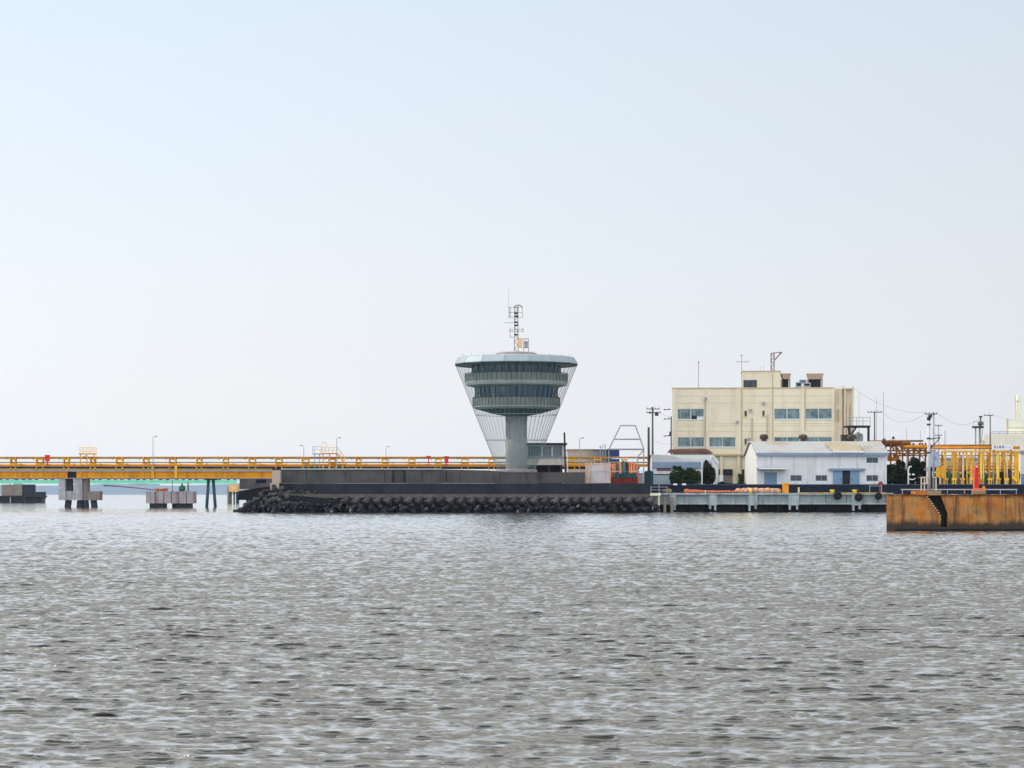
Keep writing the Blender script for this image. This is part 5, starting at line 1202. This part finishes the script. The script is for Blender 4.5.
# ------------------------------------------------------------------ rusty quay on the right
def rusty_quay():
    Y = 162.0; zz = lambda q: Z(q,Y); xx = lambda p: X(p,Y)
    t = thing('rusty_quay', 'rust stained concrete quay corner with a recessed stair', 'quay', (xx(886.5), Y, 0))
    steps = [(926.5,494.2)]
    p, q = 926.5, 494.2
    left = [(926.5,494.2)]
    for k in range(9): q += 2.25; left.append((p,q)); p += 1.62; left.append((p,q))
    left += [(941,q),(941,527),(947.2,527),(948,514.6)]
    notch = left + [(947.6,513),(940.4,494.2)]
    poly = [(886.5,545),(886.5,494.2)] + notch + [(1120,494.2),(1120,545)]
    m = MB(); m.prism([(xx(a),zz(b)) for a, b in poly], Y, Y+1.6)
    n_ = len(poly)
    for i_ in (n_, n_+1): v_ = m.v[i_]; m.v[i_] = (v_[0]+.27, v_[1], v_[2])
    m.build('front_wall', mt['rustq'], t)
    k = xx(886.5)/Y; b = MB(); b.slab([(xx(886.5)+.3,Y+1.603),(xx(1120),Y+1.603),(xx(1120),Y+70),(k*(Y+70)+.3,Y+70)], -2, zz(494.3)); b.build('quay_body', mt['rustq'], t)
    s = MB()
    for i in range(9): s.box(xx(927+1.62*i), xx(946), Y+.25, Y+1.55, zz(527) if i == 8 else zz(496.45+2.25*(i+1)), zz(496.45+2.25*i))
    s.build('stair', M('near-black stair', (.010,.008,.007), .8, .4, 2.0), t)  # recessed stair coloured near-black
    for i in range(8): MB().box(xx(926.6+1.62*i), xx(928.0+1.62*i), Y-.06, Y-.003, zz(496.9+2.25*i), zz(496.2+2.25*i)).build('step_nosing', mt['cream_pale'], t)
    MB().box(xx(896.4), xx(1120), Y-.35, Y-.003, -2, zz(528.6)).build('foot_strip', mt['black'], t)  # near-black strip along the foot of the wall
    c = MB().box(xx(887), xx(1120), Y-.12, Y+.6, zz(494.9), zz(494.0)); c.build('edge_strip', M('dark rusty edge', (.09,.035,.025), .9, .5, 2.5, patch=(.45,.38,.33), pamt=.7, pscale=2.2), t)
    MB().box(xx(914.6), xx(926.2), Y-.2, Y+1.5, zz(494.9)-.003, zz(490.8)).build('capstone', mt['rust_or'], t)
    MB().box(xx(926.3), xx(940.6), Y-.22, Y+1.5, zz(495.2), zz(490.6)).build('capstone', mt['tan'], t)
    MB().box(xx(881), xx(896), Y+.4, Y+6, zz(494.2), zz(493.5)).build('deck_edge', mt['slab'], t) if False else None
    xx = lambda p: X(p, Y+.7)
    t = thing('guard_pipe', 'long pale grey guard pipe on short posts along the rusty quay', 'guard pipe', (xx(960), Y+.9, zz(494)))
    MB().tube((xx(901.5),Y+.9,zz(489.6)), (xx(1018),Y+.9,zz(489.6)), .04, n=6).build('rail', M('pale lilac grey pipe', (.40,.41,.48), .5, .1, 1), t)
    for p in (903, 918, 948, 965, 984, 1001, 1017): MB().tube((xx(p),Y+.9,zz(494)), (xx(p),Y+.9,zz(489.6)), .03, n=6).build('post', mt['steel_gr'], t)
    t = thing('light_mast', 'tall white grey light mast with a bent top on the rusty quay', 'light mast', (xx(929), Y+.8, zz(491)))
    MB().tube((xx(929.2),Y+.8,zz(491)), (xx(929),Y+.8,zz(420)), .115, .10, n=10).build('pole', M('white grey mast', (.48,.50,.55), .5, .12, 1, streak=(.15,.14,.15), samt=.6), t, True)
    MB().path([(xx(929),Y+.8,zz(420)), (xx(929.2),Y+.8,zz(416.6)), (xx(930.4),Y+.8,zz(415.6)), (xx(932),Y+.8,zz(415.8))], .13, n=8).build('bent_top', mt['post_dk'], t)
    m = MB()
    for q in (424, 438, 452.5): m.tube((xx(929),Y+.8,zz(q+.7)), (xx(929),Y+.8,zz(q-.7)), .15, n=10)
    m.build('clamp', mt['post_dk'], t)
    MB().path([(xx(930.5),Y+.8,zz(449)), (xx(940.5),Y+.8,zz(437.2)), (xx(930,),Y+.8,zz(439))], .035, n=5).build('bracket', mt['post_dk'], t)
    t = thing('stair_railing', 'yellowish white railing around the light mast at the head of the quay stair', 'railing', (xx(927), Y+.5, zz(491)))
    m = M('yellowed white steel', (.55,.50,.36), .6, .2, 1.5)
    for p in (920.4, 923.6, 935.2): MB().tube((xx(p),Y+.35,zz(491)), (xx(p),Y+.35,zz(477)), .04, n=6).build('post', m, t)
    a = MB()
    for q in (477.4, 483.5): a.tube((xx(920.4),Y+.35,zz(q)), (xx(928),Y+.35,zz(q)), .035, n=6)
    a.tube((xx(932),Y+.35,zz(477.4)), (xx(935.2),Y+.35,zz(477.4)), .035, n=6); a.build('rail', m, t)
    t = thing('red_marker', 'red tapered quay marker post with a pale orange outline foot', 'marker post', (xx(976), Y+.6, zz(491)))
    MB().prism([(xx(974.2),zz(488.6)),(xx(978.9),zz(488.6)),(xx(978),zz(466)),(xx(977.4),zz(464.4)),(xx(976),zz(464.4)),(xx(975.4),zz(466))], Y+.6, Y+.95).build('body', mt['red'], t)
    m = MB(); m.path([(xx(975.2),Y+.52,zz(464.8)), (xx(973.2),Y+.52,zz(470)), (xx(973.2),Y+.52,zz(488.8)), (xx(985),Y+.52,zz(489.2))], .045, n=5)
    m.build('outline_tube', mt['fl_orange'], t)
    MB().box(xx(972.6), xx(985.4), Y+.5, Y+1.0, zz(491), zz(489.4)).build('foot', mt['fl_orange'], t)
    MB().lathe((xx(983.6),Y+.7,0), [(.1,zz(489.4)),(.12,zz(488.2)),(.07,zz(487)),(.12,zz(486.2)),(.03,zz(485.8))], n=8).build('cleat', mt['yellow'], t)
    MB().box(xx(972.6), xx(985.4), Y+.45, Y+1.05, zz(494), zz(491)-.002).build('plinth', mt['tan'], t)
    MB().tube((xx(976.5),Y+.5,zz(466.6)), (xx(976.5),Y+.6,zz(466.6)), .06, n=10).build('lamp_lens', mt['sign_w'], t)
rusty_quay()

# ------------------------------------------------------------------ yard plant on the right
def yellow_rack():
    Y = 339.0; zz = lambda q: Z(q,Y); xx = lambda p: X(p,Y)
    t = thing('pipe_gantry', 'long bright yellow steel pipe gantry on many legs behind the rusty quay', 'pipe gantry', (xx(978), Y, 2.6))
    MB().tube((xx(933.5),Y,zz(448)), (xx(1019.5),Y,zz(447.6)), .20, n=10).build('top_pipe', mt['orange_pipe'], t, True)
    MB().box(xx(942), xx(1019.5), Y-.2, Y+.3, zz(452.4), zz(450.6)).build('top_beam', mt['yellow'], t)
    MB().tube((xx(931),Y+.9,zz(445.6)), (xx(1012),Y+.9,zz(445.6)), .18, n=8).build('back_pipe', mt['rust_pipe'], t, True)
    legs = [(945.3,.17,'yellow'),(953.6,.22,'yellow'),(956,.12,'yellow'),(963.2,.14,'cream_pale'),(967,.1,'yellow_br'),(971.6,.22,'yellow'),(981.2,.2,'yellow_br'),(983.6,.12,'cream_pale'),(989.4,.18,'orange_pipe'),(993.5,.1,'yellow'),(998,.26,'yellow_br'),(1004.8,.15,'yellow'),(1007.2,.1,'cream_pale'),(1012.4,.1,'peach'),(1015.8,.3,'yellow'),(1018.2,.16,'yellow_br')]
    for p, r_, m_ in legs:
        MB().tube((xx(p),Y+.05,2.6), (xx(p),Y+.05,zz(450.7)), r_*.78, n=8).build('leg', mt[m_], t)
    for q, r_, m_ in ((466.2,.11,'yellow'),(469.4,.14,'orange_pipe'),(473.4,.16,'yellow_br'),(476,.1,'rust_pipe'),(455.4,.08,'yellow')):
        MB().tube((xx(939),Y+.9,zz(q)), (xx(1019),Y+.9,zz(q)), r_, n=8).build('pipe', mt[m_], t, True)
    for k_ in range(36):
        p = 943 + k_*2.15 + random.uniform(-.8,.8); MB().tube((xx(p),Y+1.3,2.6), (xx(p),Y+1.3,zz(random.choice((451,451,456,460)))), random.uniform(.06,.12), n=6).build('riser', mt[random.choice(('yellow','yellow','yellow_br','orange_pipe','cream_pale'))], t)
    m = MB()
    for p, q in ((957,462),(969,462),(985,464),(1001,462)): m.bar((xx(p-3.5),Y-.1,zz(452)), (xx(p),Y-.1,zz(q)), .13); m.bar((xx(p+3.5),Y-.1,zz(452)), (xx(p),Y-.1,zz(q)), .13)
    m.tube((xx(936),Y+.6,zz(463.5)), (xx(1018),Y+.6,zz(463.5)), .07, n=6); m.build('brace', mt['yellow'], t)
    for k, p in enumerate((945.3, 953.6, 962, 971.6, 981.2, 989.4, 998, 1006, 1014)):
        v = MB(); v.box(xx(p-2.4), xx(p+2.4), Y-.5, Y-.25, zz(480), zz(478.2)); v.box(xx(p-1.5), xx(p-.6), Y-.48, Y-.3, 2.6, zz(480)); v.box(xx(p+.9), xx(p+1.7), Y-.48, Y-.3, 2.6, zz(480))
        v.build('valve_stand', mt['yellow_br' if k % 2 else 'yellow'], t)
        b = MB(); q0 = random.uniform(468,473); b.lathe((xx(p+3.9),Y+.5,0), [(.12,2.6),(.42,zz(478)),(.46,zz(474)),(.2,zz(q0)),(.05,zz(q0-.3))], n=10)
        b.build('valve', mt[('green_tk','pier_br','purple_dk','vent')[k % 4]], t)
    m = MB(); m.prism([(xx(936),zz(476)),(xx(936.4),zz(468)),(xx(941),zz(465.8)),(xx(944.5),zz(466)),(xx(944.5),zz(478)),(xx(939),zz(478))], Y+.1, Y+.5); m.build('valve_cover', mt['yellow'], t)
    m = MB(); m.prism([(xx(1012.6),zz(476)),(xx(1016.5),zz(480)),(xx(1016),zz(482)),(xx(1011),zz(478))], Y-.6, Y-.3); m.build('chute', mt['yellow_br'], t)
    # notice board
    Yb = Y-.6
    t = thing('notice_board', 'white board with dark blue lettering on top of the yellow pipe gantry', 'sign', (X(1002.5,Yb),Yb,Z(449,Yb)))
    px = lambda p: X(p,Yb); pz = lambda q: Z(q,Yb)
    MB().box(px(991.9), px(1013), Yb, Yb+.06, pz(449.2), pz(444.5)).build('board', mt['sign_w'], t)
    g = MB(); y0, y1 = Yb-.012, Yb-.002
    def st(a, b, c, d): g.box(px(a), px(b), y0, y1, pz(d), pz(c))
    for a in (993.8, 999.0, 1001.9):          # dense square characters
        w_ = 2.3
        st(a, a+w_, 445.9, 446.3); st(a, a+w_, 446.8, 447.15); st(a, a+w_, 447.6, 448.0); st(a, a+.45, 446.3, 446.8); st(a+w_-.45, a+w_, 446.3, 446.8); st(a+w_/2-.25, a+w_/2+.25, 445.4, 445.9); st(a+w_/2-.25, a+w_/2+.25, 447.15, 447.6); st(a+w_/2-.25, a+w_/2+.25, 448.0, 448.5)
    st(997.2, 997.8, 445.6, 448.2); st(996.9, 998.2, 447.8, 448.3)
    g.build('lettering', mt['sign_b'], t)
    g = MB()
    st(1005.3, 1005.8, 445.7, 448.2); st(1007.2, 1008.8, 447.5, 447.9); st(1007.2, 1007.6, 446.6, 447.5); st(1009.6, 1011, 446.3, 446.7); st(1009.6, 1010, 446.7, 447.9); st(1010.6, 1011, 446.7, 447.9)
    g.build('lettering', mt['sign_p'], t)
    for p in (994, 1011): MB().box(px(p)-.06, px(p)+.06, Yb+.062, Yb+.16, pz(451), pz(445)).build('bracket', mt['post_dk'], t)
yellow_rack()
def blue_cabinet():
    Y = 339.5; t = thing('blue_cabinet', 'pale blue grey cabinet on a dark stand right of the light mast', 'cabinet', (X(935,Y),Y,2.6))
    MB().pbox(930.6, 939.4, 451.6, 467.2, Y, 1.4).build('body', mt['lblue'], t)
    MB().pbox(931.4, 938.6, 452.6, 459, Y-.05, .048).build('door', mt['lblue'], t); MB().pbox(931.4, 938.6, 459.8, 466.4, Y-.05, .048).build('door', mt['lblue'], t)
    MB().pbox(933.6, 936.2, 456.6, 460.2, Y-.1, .046).build('label_plate', mt['gutter'], t)
    for p in (931, 938): MB().box(X(p,Y), X(p+1.4,Y), Y+.2, Y+1, 2.6, Z(467.3,Y)).build('leg', mt['dk_steel'], t)
    MB().pbox(929, 941, 467.3, 471.5, Y-.2, 1.8).build('stand', mt['purple_dk'], t)
    Y = 340.5
    for k, (p, q, w_) in enumerate(((922,478,6),(936,477,7))):
        tt = thing('machine_skid', ('dark low machine behind the left stair railing','dark low machine under the pale blue cabinet')[k], 'machine', (X(p,Y),Y,2.6))
        MB().box(X(p-w_/2,Y), X(p+w_/2,Y), Y, Y+1.5, 2.6, Z(q,Y)).build('housing', mt['purple_dk'], tt)
        MB().tube((X(p-1,Y),Y+.5,Z(q,Y)), (X(p-1,Y),Y+.5,Z(q-4,Y)), .2).build('exhaust', mt['dk_steel'], tt)
        MB().box(X(p-w_/2-.5,Y), X(p+w_/2+.5,Y), Y-.1, Y+1.6, Z(q,Y)+.002, Z(q-.7,Y)).build('lid', mt['white_post' if k else 'steel_gr'], tt)
blue_cabinet()
def standpipe():
    Y = 337.2; t = thing('goose_neck_pipe', 'white bent goose neck pipe in front of the dark trees', 'pipe', (X(908.5,Y),Y,2.6))
    MB().path([(X(908.4,Y),Y,2.6), (X(908.4,Y),Y,Z(470,Y)), (X(909,Y),Y,Z(467.4,Y)), (X(910.4,Y),Y,Z(466.4,Y)), (X(911.6,Y),Y,Z(466.8,Y))], .10, n=8).build('pipe', mt['white_post'], t)
    for p in (909, 913): MB().ball((X(p,Y),Y-.3,Z(474.6,Y)), .2, .15, .13).build('lamp', mt['white_post'], t)
    m = MB(); m.path([(X(908,Y),Y-.3,Z(478,Y)), (X(910,Y),Y-.3,Z(479.6,Y)), (X(913,Y),Y-.3,Z(479.6,Y)), (X(915,Y),Y-.3,Z(478.4,Y))], .07, n=6); m.build('handle_hoop', mt['white_post'], t)
standpipe()
def rusty_rack():
    Y = 372.0; zz = lambda q: Z(q,Y); xx = lambda p: X(p,Y)
    t = thing('rusty_pipe_rack', 'tangled rust brown pipe rack between the white warehouse and the yellow gantry', 'pipe rack', (xx(905), Y, 2.6))
    for k, (a, b, q, r_, m_) in enumerate(((868,903,441.3,.16,'rust_pipe'),(880,911,442.6,.36,'rust_pipe'),(882,924,440.8,.14,'brown_roof'),(903,934,447,.32,'orange_pipe'),(884,936,450.6,.12,'rust_pipe'),(886,930,445.6,.16,'vent'),(890,936,453.6,.12,'rust_pipe'),(893,934,455.6,.09,'rust_pipe'))):
        MB().tube((xx(a),Y+.4*(k%3),zz(q)), (xx(b),Y+.4*(k%3),zz(q)), r_, n=8).build('pipe', mt[m_], t, True)
    for p in (886, 891, 897, 903, 908.5, 914, 920, 926): 
        MB().box(xx(p)-.12, xx(p)+.12, Y+.3, Y+.6, 2.6, zz(442+.4*(p%3))).build('leg', mt['rust_pipe' if p % 2 else 'brown_roof'], t)
    m = MB(); 
    for k in range(26):
        p = random.uniform(886, 930); q = random.uniform(443, 456); m.path([(xx(p),Y-.2,zz(q)), (xx(p+random.uniform(1,5)),Y+.3,zz(q+random.uniform(-1.5,3))), (xx(p+random.uniform(3,6)),Y+.2,zz(q+random.uniform(3,7)))], random.uniform(.05,.13), n=5)
    m.build('small_pipework', mt['rust_pipe'], t)
    m = MB()
    for k in range(8): p = 889 + k*1.5; m.tube((xx(p),Y+1,zz(461)), (xx(p),Y+1,zz(random.uniform(452,457))), .14, n=6)
    m.build('riser', mt['yellow'], t)
    MB().ball((xx(884),Y,zz(440.4)), .3, .3, .35).build('float_valve', mt['pole'], t)
    a = thing('aerial', 'small dark bird like aerial on the rusty pipes', 'aerial', (xx(893), Y, zz(441)))
    MB().tube((xx(893.3),Y,zz(441)), (xx(893.3),Y,zz(436.2)), .05, n=5).build('stem', mt['post_dk'], a); MB().ball((xx(893.3),Y,zz(437.6)), .22, .15, .16).build('head', mt['post_dk'], a)
    MB().tube((xx(891),Y,zz(439.2)), (xx(895.4),Y,zz(438.6)), .04, n=5).build('arm', mt['post_dk'], a)
rusty_rack()
def factory():
    Y = 470.0; zz = lambda q: Z(q,Y); xx = lambda p: X(p,Y)
    t = thing('cream_factory', 'pale cream factory block with a chimney at the right edge', 'factory', (xx(982), Y, 2.6))
    MB().slab([(xx(984.4),Y),(xx(1090),Y),(xx(1090),Y+20),(X(984.4,Y+20),Y+20)], 2.6, zz(434.4)).build('lower_block', M('pale cream panel', (.76,.71,.60), .8, .06, .3, streak=(.6,.5,.38), samt=.3), t)
    MB().slab([(X(1006.4,Y+3),Y+3),(xx(1090),Y+3),(xx(1090),Y+16),(X(1006.4,Y+16),Y+16)], zz(434.6), zz(418.6)).build('upper_block', M('pale lime panel', (.74,.73,.62), .8, .06, .3), t)
    m = MB(); m.box(xx(1011), xx(1090), Y+2.9, Y+2.998, zz(427.6), zz(427)); m.box(X(1006.4,Y+3), X(1007.8,Y+3), Y+2.85, Y+2.997, zz(434), zz(418.5)); m.build('wall_band', mt['cream_dk'], t)
    m = MB(); 
    for q in (431.6, 433.2): m.tube((xx(992),Y+.2,zz(q)), (xx(1040),Y+.2,zz(q)), .06, n=5)
    for p in (992, 1000, 1008, 1016, 1024): m.tube((xx(p),Y+.2,zz(434.4)), (xx(p),Y+.2,zz(431.6)), .05, n=5)
    m.build('roof_rail', mt['roof_teal'], t)
    ch = MB().lathe((X(1018.4,Y+8),Y+8,0), [(.50,zz(420)),(.47,zz(394.4)),(.40,zz(393.8))], n=14).build('chimney', M('pale lime chimney', (.70,.70,.60), .8, .1, .5), t, True)
    m = MB(); m.box(X(1015.6,Y+7), X(1018.6,Y+7), Y+6.9, Y+7.45, zz(400.2), zz(399.2)); m.tube((X(1015.8,Y+7),Y+7.4,zz(418.6)), (X(1015.8,Y+7),Y+7.4,zz(394)), .09, n=6); m.build('chimney_ladder', mt['cream_dk'], ch)
    MB().slab([(xx(982),Y+.5),(xx(984.3),Y+.5),(X(984.3,Y+8),Y+8),(X(982,Y+8),Y+8)], 2.6, zz(440)).build('side_wing', mt['cream_pale'], t)
    Y2 = 345
    t = thing('blue_shed', 'pale blue shed cut by the right edge of the view', 'shed', (X(1024,Y2),Y2,2.6))
    MB().box(X(1020.6,Y2), X(1070,Y2), Y2, Y2+8, 2.6, Z(453,Y2)).build('wall', mt['white'], t)
    MB().box(X(1019.8,Y2), X(1071,Y2), Y2-.3, Y2+8.3, Z(453,Y2), Z(450.6,Y2)).build('roof', mt['gutter'], t)
    MB().box(X(1021,Y2), X(1069,Y2), Y2-.08, Y2-.003, 2.6, Z(474,Y2)).build('skirting', mt['blue_door'], t)
    Y3 = 400
    t = thing('low_plant_shed', 'long low pale plant shed seen through the legs of the yellow gantry', 'shed', (X(942,Y3),Y3,2.6))
    MB().box(X(940,Y3), X(984,Y3), Y3, Y3+8, 2.6, Z(459,Y3)).build('wall', M('pale grey green panel', (.50,.52,.46), .8, .15, .4, streak=(.35,.33,.28), samt=.5), t)
    MB().box(X(939.6,Y3), X(984.4,Y3), Y3-.3, Y3+8.3, Z(459,Y3), Z(457.6,Y3)).build('roof', mt['grey_roof'], t)
    m = MB()
    for p in (944, 951, 958, 966, 974): m.box(X(p,Y3), X(p+3.4,Y3), Y3-.04, Y3-.003, 2.6, Z(468+p%5,Y3))
    m.build('door', mt['pier_br'], t)
    Y4 = 430
    t = thing('platform_tower', 'grey twin post tower with a railed platform and lamp above the yellow gantry', 'platform tower', (X(974,Y4),Y4,2.6))
    for p, r_ in ((975.6,.16),(979.8,.24)): MB().tube((X(p,Y4),Y4,2.6), (X(p,Y4),Y4,Z(427,Y4)), r_*.8, n=8).build('leg', mt['steel_gr'], t)
    MB().box(X(972.6,Y4), X(983,Y4), Y4-.8, Y4+.8, Z(428,Y4), Z(426.2,Y4)).build('platform', mt['post_dk'], t)
    m = MB()
    for p in (973, 977, 981, 983): m.tube((X(p,Y4),Y4-.7,Z(426.2,Y4)), (X(p,Y4),Y4-.7,Z(421.6,Y4)), .04, n=5)
    m.tube((X(973,Y4),Y4-.7,Z(421.6,Y4)), (X(983,Y4),Y4-.7,Z(421.6,Y4)), .04, n=5); m.build('railing', mt['steel_gr'], t)
    MB().lathe((X(980.6,Y4),Y4,0), [(.15,Z(426.2,Y4)),(.5,Z(424.6,Y4)),(.5,Z(422.6,Y4)),(.15,Z(421,Y4)),(.12,Z(418,Y4)),(.36,Z(417,Y4)),(.3,Z(416,Y4)),(.05,Z(415.7,Y4))], n=12).build('lamp_drum', mt['pole'], t, True)
    MB().tube((X(983,Y4),Y4,Z(426,Y4)), (X(981,Y4),Y4,Z(443,Y4)), .06, n=5).build('ladder', mt['steel_gr'], t)
factory()

# ------------------------------------------------------------------ overhead wires
def wire(a, b, sag, label, r_=.015):
    a, b = Vector(a), Vector(b); pts = []
    for i in range(13):
        f = i/12; p = a.lerp(b, f); p.z -= sag*4*f*(1-f); pts.append(p)
    tag(MB().path(pts, r_, n=4).build('power_line', mt['wire']), label, 'power line')
P3 = lambda p, q, Y: (X(p,Y), Y, Z(q,Y))
wire(P3(853.5,388,361), P3(925.4,412.8,300), 1.0, 'upper sagging wire from the cream building roof to the pole behind the light mast')
wire(P3(881.6,411,400), P3(926,413,300), 1.5, 'lower sagging wire from the T shaped pole to the pole behind the light mast')
wire(P3(936.6,412.8,300), P3(984.4,414.4,400), 1.6, 'sagging wire between the pole behind the light mast and the dark pole by the factory')
wire(P3(659,411.5,352), P3(673,416,361), .3, 'upper short wire from the tall utility pole to the cream building corner')
wire(P3(653.2,440.5,352), P3(673,443.5,361), .3, 'lower short wire from the tall utility pole to the cream building corner')
wire(P3(653.2,452,352), P3(668.5,452.6,359), .5, 'lowest wire from the tall utility pole to the brown lean to roof')
wire(P3(993,415,400), P3(1090,416,470), 1.4, 'wire running from the dark pole past the factory to the right edge')
t = thing('corner_service_mast', 'thin dark cable mast clipped to the left corner of the cream building', 'service mast', (X(670.6,360),360,2.6))
MB().tube(P3(671.2,470,360), P3(671.2,416.6,360), .09, n=6).build('pole', mt['post_dk'], t)
m = MB()
for q in (409.6, 419, 436): m.tube(P3(663.5,q,360), P3(671.2,q-.4,360), .05, n=5); m.ball(P3(665,q,360), .22, .12, .09); m.ball(P3(668.6,q-.3,360), .16, .12, .1)
m.build('insulator', mt['post_dk'], t); MB().box(X(669.4,360), X(671,360), 359.8, 360.2, Z(436,360), Z(431.6,360)).build('junction_box', mt['post_dk'], t)

# ------------------------------------------------------------------ render settings
for o in bpy.data.objects:
    if '_o' in o: del o['_o']
sc.view_settings.view_transform = 'Standard'; sc.view_settings.look = 'None'; sc.view_settings.exposure = 0.0; sc.view_settings.gamma = 1.0
sc.view_settings.use_curve_mapping = False
sc.cycles.max_bounces = 6; sc.cycles.diffuse_bounces = 3; sc.cycles.glossy_bounces = 3; sc.cycles.volume_bounces = 0; sc.cycles.transmission_bounces = 2
sc.cycles.use_denoising = True; sc.cycles.denoiser = 'OPENIMAGEDENOISE'; sc.cycles.denoising_input_passes = 'RGB_ALBEDO_NORMAL'; sc.cycles.denoising_prefilter = 'ACCURATE'
sc.cycles.sample_clamp_indirect = 4.0; sc.cycles.sample_clamp_direct = 5.0
